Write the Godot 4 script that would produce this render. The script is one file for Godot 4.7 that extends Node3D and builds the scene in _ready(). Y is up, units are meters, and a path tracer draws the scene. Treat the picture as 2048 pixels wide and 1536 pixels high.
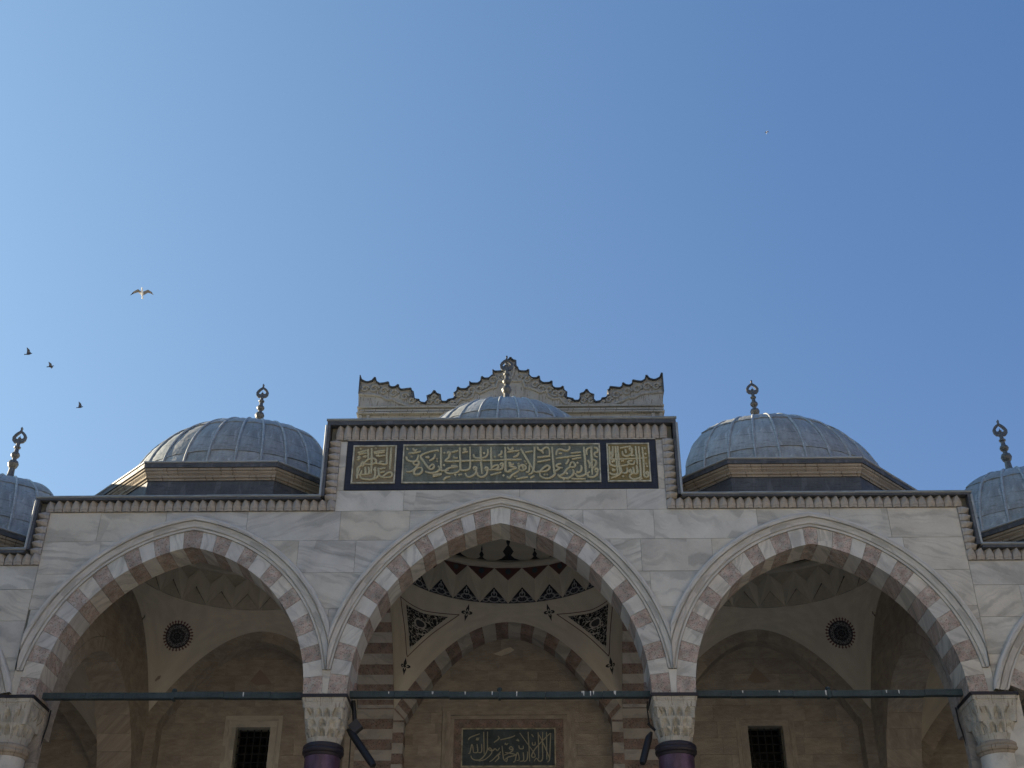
extends Node3D
# Courtyard portico with striped arches, lead domes and an inscribed panel, seen from the courtyard floor.
# x runs along the portico, y is up, z comes out of the facade towards the courtyard; metres.

const SPRING := 9.62            # top of the capitals
const DEPTH := 0.8              # thickness of the arcade
const VZ := -4.125              # middle of the vaulted bays
const HZ := 3.325               # half of their depth
var rng := RandomNumberGenerator.new()
var M := {}
var names := {}

# ------------------------------------------------------------------ mesh helper
class MB:
	var v := PackedVector3Array()
	var n := PackedVector3Array()
	var u := PackedVector2Array()
	func tri(a: Vector3, b: Vector3, c: Vector3, h: Vector3, ua := Vector2.ZERO, ub := Vector2.ZERO, uc := Vector2.ZERO) -> void:
		var g := (c - a).cross(b - a)
		if g.length_squared() < 1e-14: return
		g = g.normalized()
		if g.dot(h) < 0.0:
			g = -g
			v.append_array([a, c, b]); u.append_array([ua, uc, ub])
		else:
			v.append_array([a, b, c]); u.append_array([ua, ub, uc])
		n.append_array([g, g, g])
	func tris(a: Vector3, b: Vector3, c: Vector3, na: Vector3, nb: Vector3, nc: Vector3, ua: Vector2, ub: Vector2, uc: Vector2) -> void:
		var g := (c - a).cross(b - a)
		if g.length_squared() < 1e-14: return
		if g.dot(na + nb + nc) < 0.0:
			v.append_array([a, c, b]); u.append_array([ua, uc, ub]); n.append_array([na, nc, nb])
		else:
			v.append_array([a, b, c]); u.append_array([ua, ub, uc]); n.append_array([na, nb, nc])
	func quad(a: Vector3, b: Vector3, c: Vector3, d: Vector3, h: Vector3, s := 0.4) -> void:
		# uv from the longer edges
		var l := a.distance_to(b); var m := b.distance_to(c)
		var o := Vector2(a.x * 0.31 + a.z * 0.17, a.y * 0.29 + a.z * 0.11)
		var ua := o; var ub := o + Vector2(l * s, 0); var uc := o + Vector2(l * s, m * s); var ud := o + Vector2(0, m * s)
		tri(a, b, c, h, ua, ub, uc); tri(a, c, d, h, ua, uc, ud)
	func box(lo: Vector3, hi: Vector3) -> void:
		var p := func(i: int) -> Vector3: return Vector3(hi.x if i & 1 else lo.x, hi.y if i & 2 else lo.y, hi.z if i & 4 else lo.z)
		quad(p.call(0), p.call(1), p.call(3), p.call(2), Vector3(0, 0, -1)); quad(p.call(4), p.call(5), p.call(7), p.call(6), Vector3(0, 0, 1))
		quad(p.call(0), p.call(4), p.call(6), p.call(2), Vector3(-1, 0, 0)); quad(p.call(1), p.call(5), p.call(7), p.call(3), Vector3(1, 0, 0))
		quad(p.call(0), p.call(1), p.call(5), p.call(4), Vector3(0, -1, 0)); quad(p.call(2), p.call(3), p.call(7), p.call(6), Vector3(0, 1, 0))
	# rows of points with smooth normals
	func grid(P: Array, N: Array, us: float, vs: float, uo := Vector2.ZERO) -> void:
		for i in P.size() - 1:
			for j in P[i].size() - 1:
				var ua := uo + Vector2(i * us, j * vs); var ub := uo + Vector2((i + 1) * us, j * vs)
				var uc := uo + Vector2((i + 1) * us, (j + 1) * vs); var ud := uo + Vector2(i * us, (j + 1) * vs)
				tris(P[i][j], P[i + 1][j], P[i + 1][j + 1], N[i][j], N[i + 1][j], N[i + 1][j + 1], ua, ub, uc)
				tris(P[i][j], P[i + 1][j + 1], P[i][j + 1], N[i][j], N[i + 1][j + 1], N[i][j + 1], ua, uc, ud)
	func lathe(prof: Array, seg := 24, c := Vector3.ZERO, smooth := true) -> void:
		for i in prof.size() - 1:
			var p: Vector2 = prof[i]; var q: Vector2 = prof[i + 1]
			var e := (q - p).normalized(); var nr := Vector2(e.y, -e.x)
			if prof[0].y > prof[-1].y: nr = -nr
			for k in seg:
				var a := TAU * k / seg; var b := TAU * (k + 1) / seg
				var da := Vector3(cos(a), 0, sin(a)); var db := Vector3(cos(b), 0, sin(b))
				var A := c + da * p.x + Vector3(0, p.y, 0); var B := c + db * p.x + Vector3(0, p.y, 0)
				var C := c + db * q.x + Vector3(0, q.y, 0); var D := c + da * q.x + Vector3(0, q.y, 0)
				var na := da * nr.x + Vector3(0, nr.y, 0); var nb := db * nr.x + Vector3(0, nr.y, 0)
				if not smooth: na = (na + nb).normalized(); nb = na
				var u0 := a * 0.35; var u1 := b * 0.35
				tris(A, B, C, na, nb, nb, Vector2(u0, p.y * 0.5), Vector2(u1, p.y * 0.5), Vector2(u1, q.y * 0.5))
				tris(A, C, D, na, nb, na, Vector2(u0, p.y * 0.5), Vector2(u1, q.y * 0.5), Vector2(u0, q.y * 0.5))
	# round bar through points; r may be one radius or one for each point
	func tube(pts: Array, r, seg := 8, flat := 1.0, up := Vector3(0, 0, 1)) -> void:
		var rows := []; var nrm := []
		for i in pts.size():
			var t: Vector3 = (pts[min(i + 1, pts.size() - 1)] - pts[max(i - 1, 0)]).normalized()
			var side := t.cross(up).normalized() if absf(t.dot(up)) < 0.98 else t.cross(Vector3(1, 0, 0)).normalized()
			var top := side.cross(t).normalized()
			var rr: float = r[i] if r is Array else r
			var row := []; var nr := []
			for k in seg + 1:
				var a := TAU * k / seg
				var d := side * cos(a) + top * sin(a) * flat
				row.append(pts[i] + d * rr); nr.append((side * cos(a) * flat + top * sin(a)).normalized())
			rows.append(row); nrm.append(nr)
		grid(rows, nrm, 0.2, 0.1)
		for e in [0, pts.size() - 1]:
			var o: Vector3 = pts[0] - pts[1] if e == 0 else pts[-1] - pts[-2]
			for k in seg: tri(pts[e], rows[e][k], rows[e][k + 1], o)
	# a flat outline given thickness between z0 (back) and z1 (front)
	func prism(poly: PackedVector2Array, z0: float, z1: float, off := Vector2.ZERO, rot := 0.0, s := 0.4, back := true) -> void:
		var idx := Geometry2D.triangulate_polygon(poly)
		var f := func(p: Vector2) -> Vector2: return p.rotated(rot) * s + off
		for i in range(0, idx.size(), 3):
			var a := poly[idx[i]]; var b := poly[idx[i + 1]]; var c := poly[idx[i + 2]]
			tri(Vector3(a.x, a.y, z1), Vector3(b.x, b.y, z1), Vector3(c.x, c.y, z1), Vector3(0, 0, 1), f.call(a), f.call(b), f.call(c))
			if back: tri(Vector3(a.x, a.y, z0), Vector3(b.x, b.y, z0), Vector3(c.x, c.y, z0), Vector3(0, 0, -1), f.call(a), f.call(b), f.call(c))
		var sg := -1.0 if Geometry2D.is_polygon_clockwise(poly) else 1.0
		var run := 0.0
		for i in poly.size():
			var a := poly[i]; var b := poly[(i + 1) % poly.size()]
			var e := b - a; var h := Vector3(e.y, -e.x, 0) * sg
			# the sides carry on the front's pattern, so that a vein runs round the edge
			var ua: Vector2 = f.call(a); var ub: Vector2 = f.call(b); var dz := Vector2(0, (z1 - z0) * s).rotated(rot + 0.6)
			var A := Vector3(a.x, a.y, z1); var B := Vector3(b.x, b.y, z1); var C := Vector3(b.x, b.y, z0); var D := Vector3(a.x, a.y, z0)
			tri(A, B, C, h, ua, ub, ub + dz); tri(A, C, D, h, ua, ub + dz, ua + dz)
			run += e.length()
	func mesh() -> ArrayMesh:
		var a := []; a.resize(Mesh.ARRAY_MAX)
		a[Mesh.ARRAY_VERTEX] = v; a[Mesh.ARRAY_NORMAL] = n; a[Mesh.ARRAY_TEX_UV] = u
		var m := ArrayMesh.new(); m.add_surface_from_arrays(Mesh.PRIMITIVE_TRIANGLES, a)
		return m

# ------------------------------------------------------------------ nodes
func numbered(s: String) -> String:
	var k: int = names.get(s, 0); names[s] = k + 1
	return s if k == 0 else "%s_%03d" % [s, k]
func thing(called: String, label: String, category: String, at := Vector3.ZERO, group := "") -> Node3D:
	var o := Node3D.new(); o.name = numbered(called); add_child(o); o.position = at
	o.set_meta("label", label); o.set_meta("category", category)
	if group: o.set_meta("group", group)
	return o
func part(called: String, m, mat: Material, parent: Node, xf := Transform3D.IDENTITY) -> MeshInstance3D:
	var o := MeshInstance3D.new(); o.name = called
	o.mesh = m.mesh() if m is MB else m
	o.material_override = mat; o.transform = xf
	parent.add_child(o, true)
	return o
func holder(called: String, parent: Node, at := Vector3.ZERO) -> Node3D:
	var o := Node3D.new(); o.name = called; o.position = at; parent.add_child(o, true); return o
func pick(a: Array): return a[rng.randi() % a.size()]

# ------------------------------------------------------------------ textures and materials
func noise(seed_: int, freq: float, oct := 4, size := 512, type := FastNoiseLite.TYPE_SIMPLEX_SMOOTH, fr := FastNoiseLite.FRACTAL_FBM) -> Image:
	var f := FastNoiseLite.new(); f.seed = seed_; f.frequency = freq; f.noise_type = type
	f.fractal_type = fr; f.fractal_octaves = oct
	var im := f.get_seamless_image(size, size, false, false, 0.15, true); im.convert(Image.FORMAT_L8); return im
func paint(size: int, fn: Callable) -> ImageTexture:
	var d := PackedByteArray(); d.resize(size * size * 3)
	var k := 0
	for y in size:
		for x in size:
			var c: Color = fn.call(x, y)
			d[k] = clampi(int(c.r * 255.0), 0, 255); d[k + 1] = clampi(int(c.g * 255.0), 0, 255); d[k + 2] = clampi(int(c.b * 255.0), 0, 255); k += 3
	return tex(Image.create_from_data(size, size, false, Image.FORMAT_RGB8, d))
func tex(im: Image) -> ImageTexture:
	im.generate_mipmaps(); return ImageTexture.create_from_image(im)
func normals(seed_: int, freq: float, bump: float, size := 512) -> ImageTexture:
	var im := noise(seed_, freq, 5, size); im.convert(Image.FORMAT_RGBA8); im.bump_map_to_normal_map(bump); return tex(im)
func stone(tx: Texture2D, tint: Color, rough := 0.75, nt: Texture2D = null, ns := 0.5) -> StandardMaterial3D:
	var m := StandardMaterial3D.new()
	m.albedo_texture = tx; m.albedo_color = tint; m.roughness = rough; m.metallic_specular = 0.35
	if nt: m.normal_enabled = true; m.normal_texture = nt; m.normal_scale = ns
	return m
func plain(c: Color, rough := 0.7, metal := 0.0) -> StandardMaterial3D:
	var m := StandardMaterial3D.new(); m.albedo_color = c; m.roughness = rough; m.metallic = metal; return m
func g8(d: PackedByteArray, x: int, y: int, s := 512) -> float: return d[(y & (s - 1)) * s + (x & (s - 1))] / 255.0

func make_materials() -> void:
	var nA := noise(3, 0.006, 5).get_data(); var nB := noise(11, 0.02, 5).get_data(); var nC := noise(23, 0.09, 3).get_data()
	var nD := noise(31, 0.012, 4, 512, FastNoiseLite.TYPE_CELLULAR, FastNoiseLite.FRACTAL_NONE).get_data()
	# grey-veined marble: streaks along x, bent by a slow noise
	var marble := paint(512, func(x: int, y: int) -> Color:
		var w := (g8(nA, x, y) - 0.5) * 24.0
		var s := g8(nB, x / 11, y * 3 / 4 + int(w)); var s2 := g8(nB, x / 9 + 190, y * 2 + int(w * 1.6))
		var v := 0.93 + (g8(nC, x, y) - 0.5) * 0.03 + (g8(nA, x + 99, y + 40) - 0.5) * 0.10
		v -= smoothstep(0.50, 0.78, s) * 0.115 + smoothstep(0.58, 0.85, s2) * 0.06
		return Color(v, v * 0.997, v * 0.99))
	var marble2 := paint(512, func(x: int, y: int) -> Color:
		var w := (g8(nA, x + 200, y + 77) - 0.5) * 30.0
		var s := g8(nB, x / 9 + 60, y / 2 + int(w)); var s2 := g8(nC, x / 8, (y + int(w)) / 2)
		var v := 0.93 + (g8(nC, x, y) - 0.5) * 0.03 + (g8(nA, x + 300, y) - 0.5) * 0.08
		v -= smoothstep(0.46, 0.74, s) * 0.10 + smoothstep(0.62, 0.9, s2) * 0.03
		return Color(v, v, v))
	var breccia := paint(512, func(x: int, y: int) -> Color:
		var c := g8(nD, x, y); var a := g8(nA, x * 2, y * 2); var f := g8(nC, x * 2, y * 2)
		var v := 0.86 + (a - 0.5) * 0.20 + (f - 0.5) * 0.14
		var col := Color(v, v * 0.925, v * 0.895).lerp(Color(v * 0.98, v * 0.955, v * 0.935), smoothstep(0.4, 0.7, g8(nB, x, y)))
		if g8(nB, x * 3 + 20, y * 3) > 0.66 and f > 0.52: col = col * 0.55
		return col * (0.92 + 0.16 * c))
	var lime := paint(512, func(x: int, y: int) -> Color:
		var v := 0.88 + (g8(nA, x, y * 2) - 0.5) * 0.16 + (g8(nB, x, y * 3) - 0.5) * 0.09 + (g8(nC, x * 2, y * 2) - 0.5) * 0.08
		return Color(v, v * 0.968, v * 0.92))
	var leadt := paint(512, func(x: int, y: int) -> Color:
		var v := 0.85 + (g8(nA, x, y) - 0.5) * 0.16 + (g8(nB, x * 2, y / 2) - 0.5) * 0.11 + (g8(nC, x, y) - 0.5) * 0.10
		var st := smoothstep(0.66, 0.8, g8(nB, x / 2 + 130, y * 4 + 40)) * 0.12
		v -= st
		v += smoothstep(0.60, 0.72, g8(nB, x + 300, y / 4 + 10)) * smoothstep(0.5, 0.62, g8(nA, x * 2 + 40, y + 70)) * 0.12
		return Color(v * 0.975, v, v * 1.005))
	var plast := paint(512, func(x: int, y: int) -> Color:
		var v := 0.92 + (g8(nA, x, y) - 0.5) * 0.08 + (g8(nC, x, y) - 0.5) * 0.03
		return Color(v, v * 0.982, v * 0.935))
	var porph := paint(512, func(x: int, y: int) -> Color:
		var v := 0.5 + (g8(nA, x, y) - 0.5) * 0.25 + (g8(nC, x * 3, y * 3) - 0.5) * 0.12
		var c := Color(v * 0.92, v * 0.72, v * 0.86)
		if g8(nC, x * 3 + 77, y * 3) > 0.80: c = c.lerp(Color(0.8, 0.75, 0.76), 0.5)
		if absf(g8(nB, x / 3 + 200, y) - 0.5) < 0.004: c = c.lerp(Color(0.8, 0.76, 0.78), 0.35)
		return c)
	var grime := paint(512, func(x: int, y: int) -> Color:
		var v := 0.90 + (g8(nA, x, y) - 0.5) * 0.14 + (g8(nC, x, y) - 0.5) * 0.06
		var d := smoothstep(0.58, 0.74, g8(nB, x * 5, y / 3 + 70)) * smoothstep(0.45, 0.6, g8(nA, x * 2 + 60, y * 2))
		return Color(v, v * 0.985, v * 0.945).lerp(Color(0.42, 0.37, 0.31), d * 0.45))
	var gildt := paint(256, func(x: int, y: int) -> Color:
		var v := 0.9 + (g8(nB, x * 2, y * 2) - 0.5) * 0.5
		return Color(v, v, v * 0.96))
	var nrm := normals(5, 0.03, 3.0); var nrmf := normals(8, 0.11, 4.0); var nrml := normals(9, 0.012, 6.0)
	M.marble = [stone(marble, Color(0.845, 0.83, 0.775), 0.6, nrm, 0.25), stone(marble2, Color(0.86, 0.845, 0.79), 0.6, nrm, 0.25), stone(marble2, Color(0.86, 0.83, 0.755), 0.65, nrm, 0.25),
		stone(marble, Color(0.82, 0.81, 0.77), 0.6, nrm, 0.25), stone(marble2, Color(0.825, 0.805, 0.75), 0.65, nrm, 0.3), stone(marble, Color(0.855, 0.83, 0.765), 0.6, nrm, 0.25)]
	M.white = [stone(marble, Color(0.86, 0.85, 0.80), 0.6, nrm, 0.3), stone(marble2, Color(0.85, 0.835, 0.785), 0.6, nrm, 0.3), stone(marble, Color(0.82, 0.81, 0.775), 0.6, nrm, 0.3), stone(marble, Color(0.865, 0.84, 0.78), 0.6, nrm, 0.3)]
	M.pink = [stone(breccia, Color(0.82, 0.80, 0.755), 0.85, nrmf, 0.9), stone(breccia, Color(0.79, 0.765, 0.72), 0.85, nrmf, 0.9), stone(breccia, Color(0.85, 0.83, 0.785), 0.85, nrmf, 0.8)]
	M.capital = stone(grime, Color(0.80, 0.79, 0.755), 0.8, nrmf, 0.5)
	M.trim = stone(marble2, Color(0.83, 0.815, 0.77), 0.7, nrm, 0.3)
	M.leaf = [stone(marble2, Color(0.70, 0.68, 0.645), 0.8, nrm, 0.4), stone(lime, Color(0.76, 0.745, 0.72), 0.8, nrm, 0.4), stone(marble2, Color(0.74, 0.715, 0.67), 0.8, nrm, 0.4)]
	M.core = stone(lime, Color(0.52, 0.53, 0.50), 0.9)
	M.lime = [stone(lime, Color(0.745, 0.735, 0.715), 0.9, nrmf, 0.3), stone(lime, Color(0.73, 0.715, 0.69), 0.9, nrmf, 0.3), stone(lime, Color(0.76, 0.745, 0.72), 0.9, nrmf, 0.3), stone(lime, Color(0.725, 0.71, 0.69), 0.9, nrmf, 0.3)]
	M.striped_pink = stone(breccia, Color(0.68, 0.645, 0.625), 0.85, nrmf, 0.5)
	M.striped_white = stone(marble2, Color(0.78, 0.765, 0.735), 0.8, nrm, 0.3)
	M.plaster = stone(plast, Color(0.89, 0.88, 0.855), 0.9, nrm, 0.15)
	M.lead = [stone(leadt, Color(0.72, 0.72, 0.705), 0.48, nrml, 0.5), stone(leadt, Color(0.68, 0.685, 0.67), 0.52, nrml, 0.5), stone(leadt, Color(0.76, 0.755, 0.735), 0.48, nrml, 0.5), stone(leadt, Color(0.70, 0.69, 0.665), 0.54, nrml, 0.5)]
	for l in M.lead: l.metallic = 0.12
	M.seam = stone(leadt, Color(0.78, 0.775, 0.755), 0.45, nrml, 0.2); M.seam.metallic = 0.12
	M.darklead = stone(leadt, Color(0.40, 0.40, 0.405), 0.55, nrml, 0.3)
	M.dr_stone = [stone(grime, Color(0.70, 0.66, 0.605), 0.9, nrmf, 0.5), stone(grime, Color(0.67, 0.635, 0.58), 0.9, nrmf, 0.5)]
	M.crest = stone(grime, Color(0.71, 0.705, 0.68), 0.9, nrmf, 0.5)
	M.porphyry = stone(porph, Color(0.74, 0.74, 0.76), 0.35, nrm, 0.1)
	M.iron = plain(Color(0.16, 0.155, 0.17), 0.6, 0.2)
	M.ring = plain(Color(0.20, 0.18, 0.20), 0.55, 0.3)
	M.tie = stone(leadt, Color(0.30, 0.345, 0.345), 0.65, nrm, 0.2)
	M.black = plain(Color(0.10, 0.10, 0.105), 0.6)
	M.slate = stone(leadt, Color(0.235, 0.245, 0.28), 0.5, nrm, 0.2)
	M.gild = stone(gildt, Color(0.83, 0.79, 0.665), 0.55, nrm, 0.3); M.gild.metallic = 0.15
	M.gildframe = stone(gildt, Color(0.78, 0.76, 0.69), 0.6, nrm, 0.3)
	M.field = [stone(lime, Color(0.60, 0.575, 0.49), 0.75, nrmf, 0.5), stone(leadt, Color(0.52, 0.53, 0.475), 0.7, nrmf, 0.5), stone(lime, Color(0.61, 0.57, 0.41), 0.7, nrmf, 0.5), stone(leadt, Color(0.38, 0.42, 0.44), 0.7, nrm, 0.3)]
	M.burgundy = plain(Color(0.42, 0.30, 0.29), 0.85); M.ink = plain(Color(0.20, 0.20, 0.21), 0.85)
	M.dropping = plain(Color(0.85, 0.85, 0.82), 0.9); M.cement = plain(Color(0.60, 0.55, 0.50), 0.95)
	M.finial = stone(leadt, Color(0.50, 0.485, 0.46), 0.45, nrm, 0.2); M.finial.metallic = 0.35
	M.glass = plain(Color(0.02, 0.025, 0.03), 0.15)
	M.paving = stone(marble2, Color(0.84, 0.82, 0.78), 0.6); M.paving.uv1_triplanar = true; M.paving.uv1_world_triplanar = true; M.paving.uv1_scale = Vector3(0.25, 0.25, 0.25)
	# painted arabesques: pale tendrils on a dark ground, mirrored about the middle
	var q1 := noise(41, 0.022, 2, 256).get_data(); var q2 := noise(47, 0.035, 2, 256).get_data()
	var tendril := func(x: int, y: int, dark: Color, pale: Color) -> Color:
		var a := absf(g8(q1, x, y, 256) - 0.5); var b := absf(g8(q2, x, y, 256) - 0.5)
		var v := maxf(1.0 - smoothstep(0.024, 0.055, a), 1.0 - smoothstep(0.02, 0.05, b))
		return dark.lerp(pale, v)
	M.arabesque = stone(paint(256, func(x: int, y: int) -> Color:
		var d := Vector2(x - 100, y - 90).length()
		if d < 20: return Color(0.30, 0.30, 0.31)
		if d < 27: return Color(0.8, 0.78, 0.74)
		return tendril.call(x, y, Color(0.17, 0.17, 0.18), Color(0.84, 0.82, 0.77))), Color(0.92, 0.92, 0.92), 0.9)
	M.palmette = stone(paint(256, func(x: int, y: int) -> Color:
		var mx := absi(x - 128)
		var d := Vector2(mx, y - 190).length(); var e := Vector2(mx * 1.8, y - 120).length()
		if absf(d - 44) < 6 or absf(e - 40) < 7 or (mx < 6 and y < 120 and y > 40) or absf(Vector2(mx - 70, y - 205).length() - 24) < 5: return Color(0.74, 0.74, 0.75)
		return tendril.call(mx, y, Color(0.18, 0.19, 0.23), Color(0.55, 0.56, 0.6)) if y > 150 else Color(0.18, 0.19, 0.23)), Color(0.95, 0.95, 0.95), 0.9)
	M.rosette = stone(paint(256, func(x: int, y: int) -> Color:
		var p := Vector2(x - 128, y - 128); var r := p.length()
		if r > 112 and r < 118: return Color(0.45, 0.42, 0.44)
		if r > 105: return Color(0.22, 0.17, 0.18)
		if r < 16: return Color(0.24, 0.24, 0.26)
		var a := fposmod(p.angle(), TAU / 6.0) - TAU / 12.0
		var m := Vector2(r, 0).rotated(absf(a))
		return tendril.call(int(m.x * 0.85), int(m.y * 0.85) + 90, Color(0.16, 0.16, 0.17), Color(0.60, 0.60, 0.61))), Color(0.95, 0.95, 0.95), 0.9)

# raised script, centimetres: one line of x, y pairs for each stroke
const MAIN := [
	[-212, 1503, -210, 1496, -202, 1491, -192, 1492, -187, 1498, -185, 1508],
	[-208, 1512, -194, 1513, -180, 1517],
	[-141, 1520, -161, 1515, -180, 1505, -172, 1490, -161, 1474, -154, 1471, -149, 1477, -152, 1483, -157, 1480, -160, 1474],
	[-141, 1520, -142, 1516],
	[-195, 1484, -195, 1489, -189, 1492, -184, 1490, -183, 1485, -190, 1482, -195, 1484],
	[-183, 1486, -190, 1474, -199, 1466, -210, 1465],
	[-176, 1474, -175, 1467, -181, 1459, -191, 1458, -193, 1465, -187, 1474, -176, 1475],
	[-168, 1465, -155, 1461, -142, 1464, -136, 1472, -140, 1479],
	[-212, 1525, -209, 1520],
	[-198, 1524, -194, 1518, -189, 1522],
	[-169, 1502, -162, 1500, -164, 1504],
	[-160, 1492, -150, 1499, -148, 1508],
	[-135, 1526, -133, 1472, -128, 1467, -116, 1468],
	[-120, 1509, -119, 1514, -115, 1513, -115, 1507, -119, 1507],
	[-115, 1510, -117, 1500, -123, 1494, -120, 1490, -90, 1491, -52, 1492, -17, 1492, 9, 1493],
	[-93, 1525, -91, 1494, -90, 1472, -86, 1467, -76, 1468, -69, 1474, -69, 1499, -70, 1527],
	[-46, 1526, -45, 1493, -42, 1459],
	[-23, 1526, -22, 1499, -21, 1470],
	[-62, 1508, -59, 1500, -48, 1498, -35, 1501, -30, 1510, -30, 1521],
	[-111, 1480, -97, 1477, -114, 1474, -123, 1468, -120, 1461, -108, 1460, -96, 1464, -90, 1472],
	[-62, 1471, -59, 1476, -55, 1474, -56, 1469, -61, 1469],
	[-55, 1472, -56, 1460, -66, 1452, -75, 1452, -79, 1460],
	[-36, 1470, -33, 1475, -29, 1471, -31, 1467, -35, 1468],
	[-30, 1469, -32, 1457, -42, 1450, -51, 1454, -52, 1462],
	[-22, 1471, -16, 1478, -8, 1480, -6, 1474, -15, 1469, -29, 1468],
	[-2, 1480, 1, 1485, 5, 1482, 3, 1477, -1, 1479],
	[5, 1481, 2, 1471, -6, 1468, -16, 1469],
	[-23, 1455, 1, 1462],
	[-151, 1456, -131, 1460],
	[-151, 1452, -131, 1457],
	[-127, 1443, -122, 1449, -112, 1452],
	[-111, 1513, -96, 1518],
	[-87, 1512, -74, 1515],
	[-107, 1502, -102, 1499, -97, 1500],
	[-7, 1504, 0, 1509, 1, 1517],
	[-85, 1521, -82, 1523, -80, 1521, -82, 1518, -85, 1521],
	[-3, 1493, 22, 1494, 46, 1494],
	[9, 1526, 10, 1493, 10, 1468, 14, 1463, 24, 1465],
	[29, 1483, 19, 1478, 34, 1473, 22, 1468, 14, 1463],
	[14, 1451, 18, 1447, 24, 1454, 33, 1461, 40, 1465],
	[40, 1469, 41, 1476, 46, 1480, 53, 1478, 55, 1471, 48, 1466, 40, 1468],
	[46, 1480, 50, 1470],
	[55, 1462, 62, 1464, 63, 1479],
	[44, 1521, 59, 1492, 75, 1462],
	[75, 1525, 74, 1494, 73, 1473, 68, 1459, 61, 1457],
	[75, 1462, 85, 1462, 92, 1470, 102, 1478, 108, 1474, 103, 1466, 92, 1463, 81, 1464],
	[114, 1525, 116, 1492, 118, 1466, 119, 1456, 109, 1447, 97, 1446, 87, 1452, 86, 1460],
	[134, 1482, 126, 1481, 123, 1476, 131, 1472, 137, 1472],
	[131, 1472, 123, 1465, 117, 1464],
	[154, 1483, 160, 1486, 165, 1478, 160, 1473, 153, 1475, 155, 1483],
	[153, 1474, 145, 1468, 141, 1460, 133, 1454, 126, 1452],
	[126, 1455, 131, 1449, 145, 1446, 157, 1452, 161, 1462, 159, 1468],
	[177, 1478, 179, 1470, 175, 1462, 167, 1460],
	[164, 1458, 171, 1450, 185, 1454, 189, 1461],
	[185, 1525, 187, 1493, 188, 1462, 189, 1454],
	[202, 1525, 202, 1491, 202, 1454],
	[207, 1465, 211, 1470, 215, 1467, 213, 1462, 208, 1463],
	[214, 1464, 212, 1454, 202, 1448, 193, 1450, 192, 1458, 197, 1462],
	[122, 1496, 178, 1504],
	[156, 1509, 179, 1512],
	[158, 1494, 179, 1498],
	[81, 1499, 110, 1502],
	[81, 1487, 110, 1493],
	[14, 1513, 41, 1517],
	[54, 1512, 71, 1515],
	[82, 1525, 83, 1520, 90, 1516, 96, 1522, 103, 1524, 108, 1517, 108, 1504],
	[90, 1516, 95, 1509],
	[123, 1504, 125, 1516, 132, 1520, 140, 1517, 148, 1516, 153, 1521, 153, 1527],
	[191, 1505, 191, 1518, 199, 1524],
	[208, 1524, 215, 1521, 216, 1513, 209, 1509, 210, 1501, 216, 1499],
	[193, 1491, 198, 1481, 196, 1471],
	[203, 1493, 211, 1489, 210, 1479, 204, 1471],
	[14, 1526, 19, 1519, 26, 1522, 24, 1526],
	[27, 1500, 36, 1504, 40, 1512],
	[144, 1481, 149, 1489, 150, 1495],
	[34, 1445, 60, 1450],
	[65, 1447, 74, 1453],
	[156, 1444, 187, 1444],
	[129, 1508, 136, 1509],
	[17, 1484, 20, 1486, 20, 1483, 17, 1482]]
const LEFT := [
	[-247, 1527, -247, 1497, -247, 1471],
	[-256, 1527, -256, 1505, -255, 1487, -260, 1484, -268, 1486, -270, 1491, -263, 1491],
	[-291, 1526, -289, 1493, -288, 1460],
	[-299, 1523, -297, 1499],
	[-307, 1487, -297, 1497, -285, 1499, -279, 1493, -282, 1487, -295, 1484, -307, 1487],
	[-279, 1487, -268, 1485],
	[-319, 1463, -319, 1475, -313, 1481, -310, 1489, -306, 1488, -308, 1481, -314, 1481],
	[-322, 1514, -302, 1520],
	[-319, 1510, -301, 1514],
	[-286, 1515, -260, 1520],
	[-285, 1511, -261, 1515],
	[-276, 1504, -259, 1507],
	[-322, 1501, -317, 1504, -318, 1497, -323, 1496],
	[-309, 1503, -303, 1505, -304, 1501],
	[-318, 1448, -319, 1458, -314, 1474],
	[-320, 1458, -312, 1459, -310, 1469],
	[-303, 1477, -301, 1460, -310, 1459],
	[-295, 1477, -293, 1462, -301, 1459],
	[-263, 1452, -254, 1461, -246, 1464, -241, 1459, -245, 1452, -262, 1451],
	[-273, 1475, -270, 1457, -262, 1452],
	[-283, 1468, -281, 1472, -279, 1468, -282, 1466],
	[-279, 1467, -280, 1453, -286, 1446, -302, 1447, -311, 1451, -313, 1460],
	[-272, 1457, -276, 1450, -285, 1446],
	[-270, 1472, -257, 1475],
	[-268, 1463, -258, 1466]]
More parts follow.
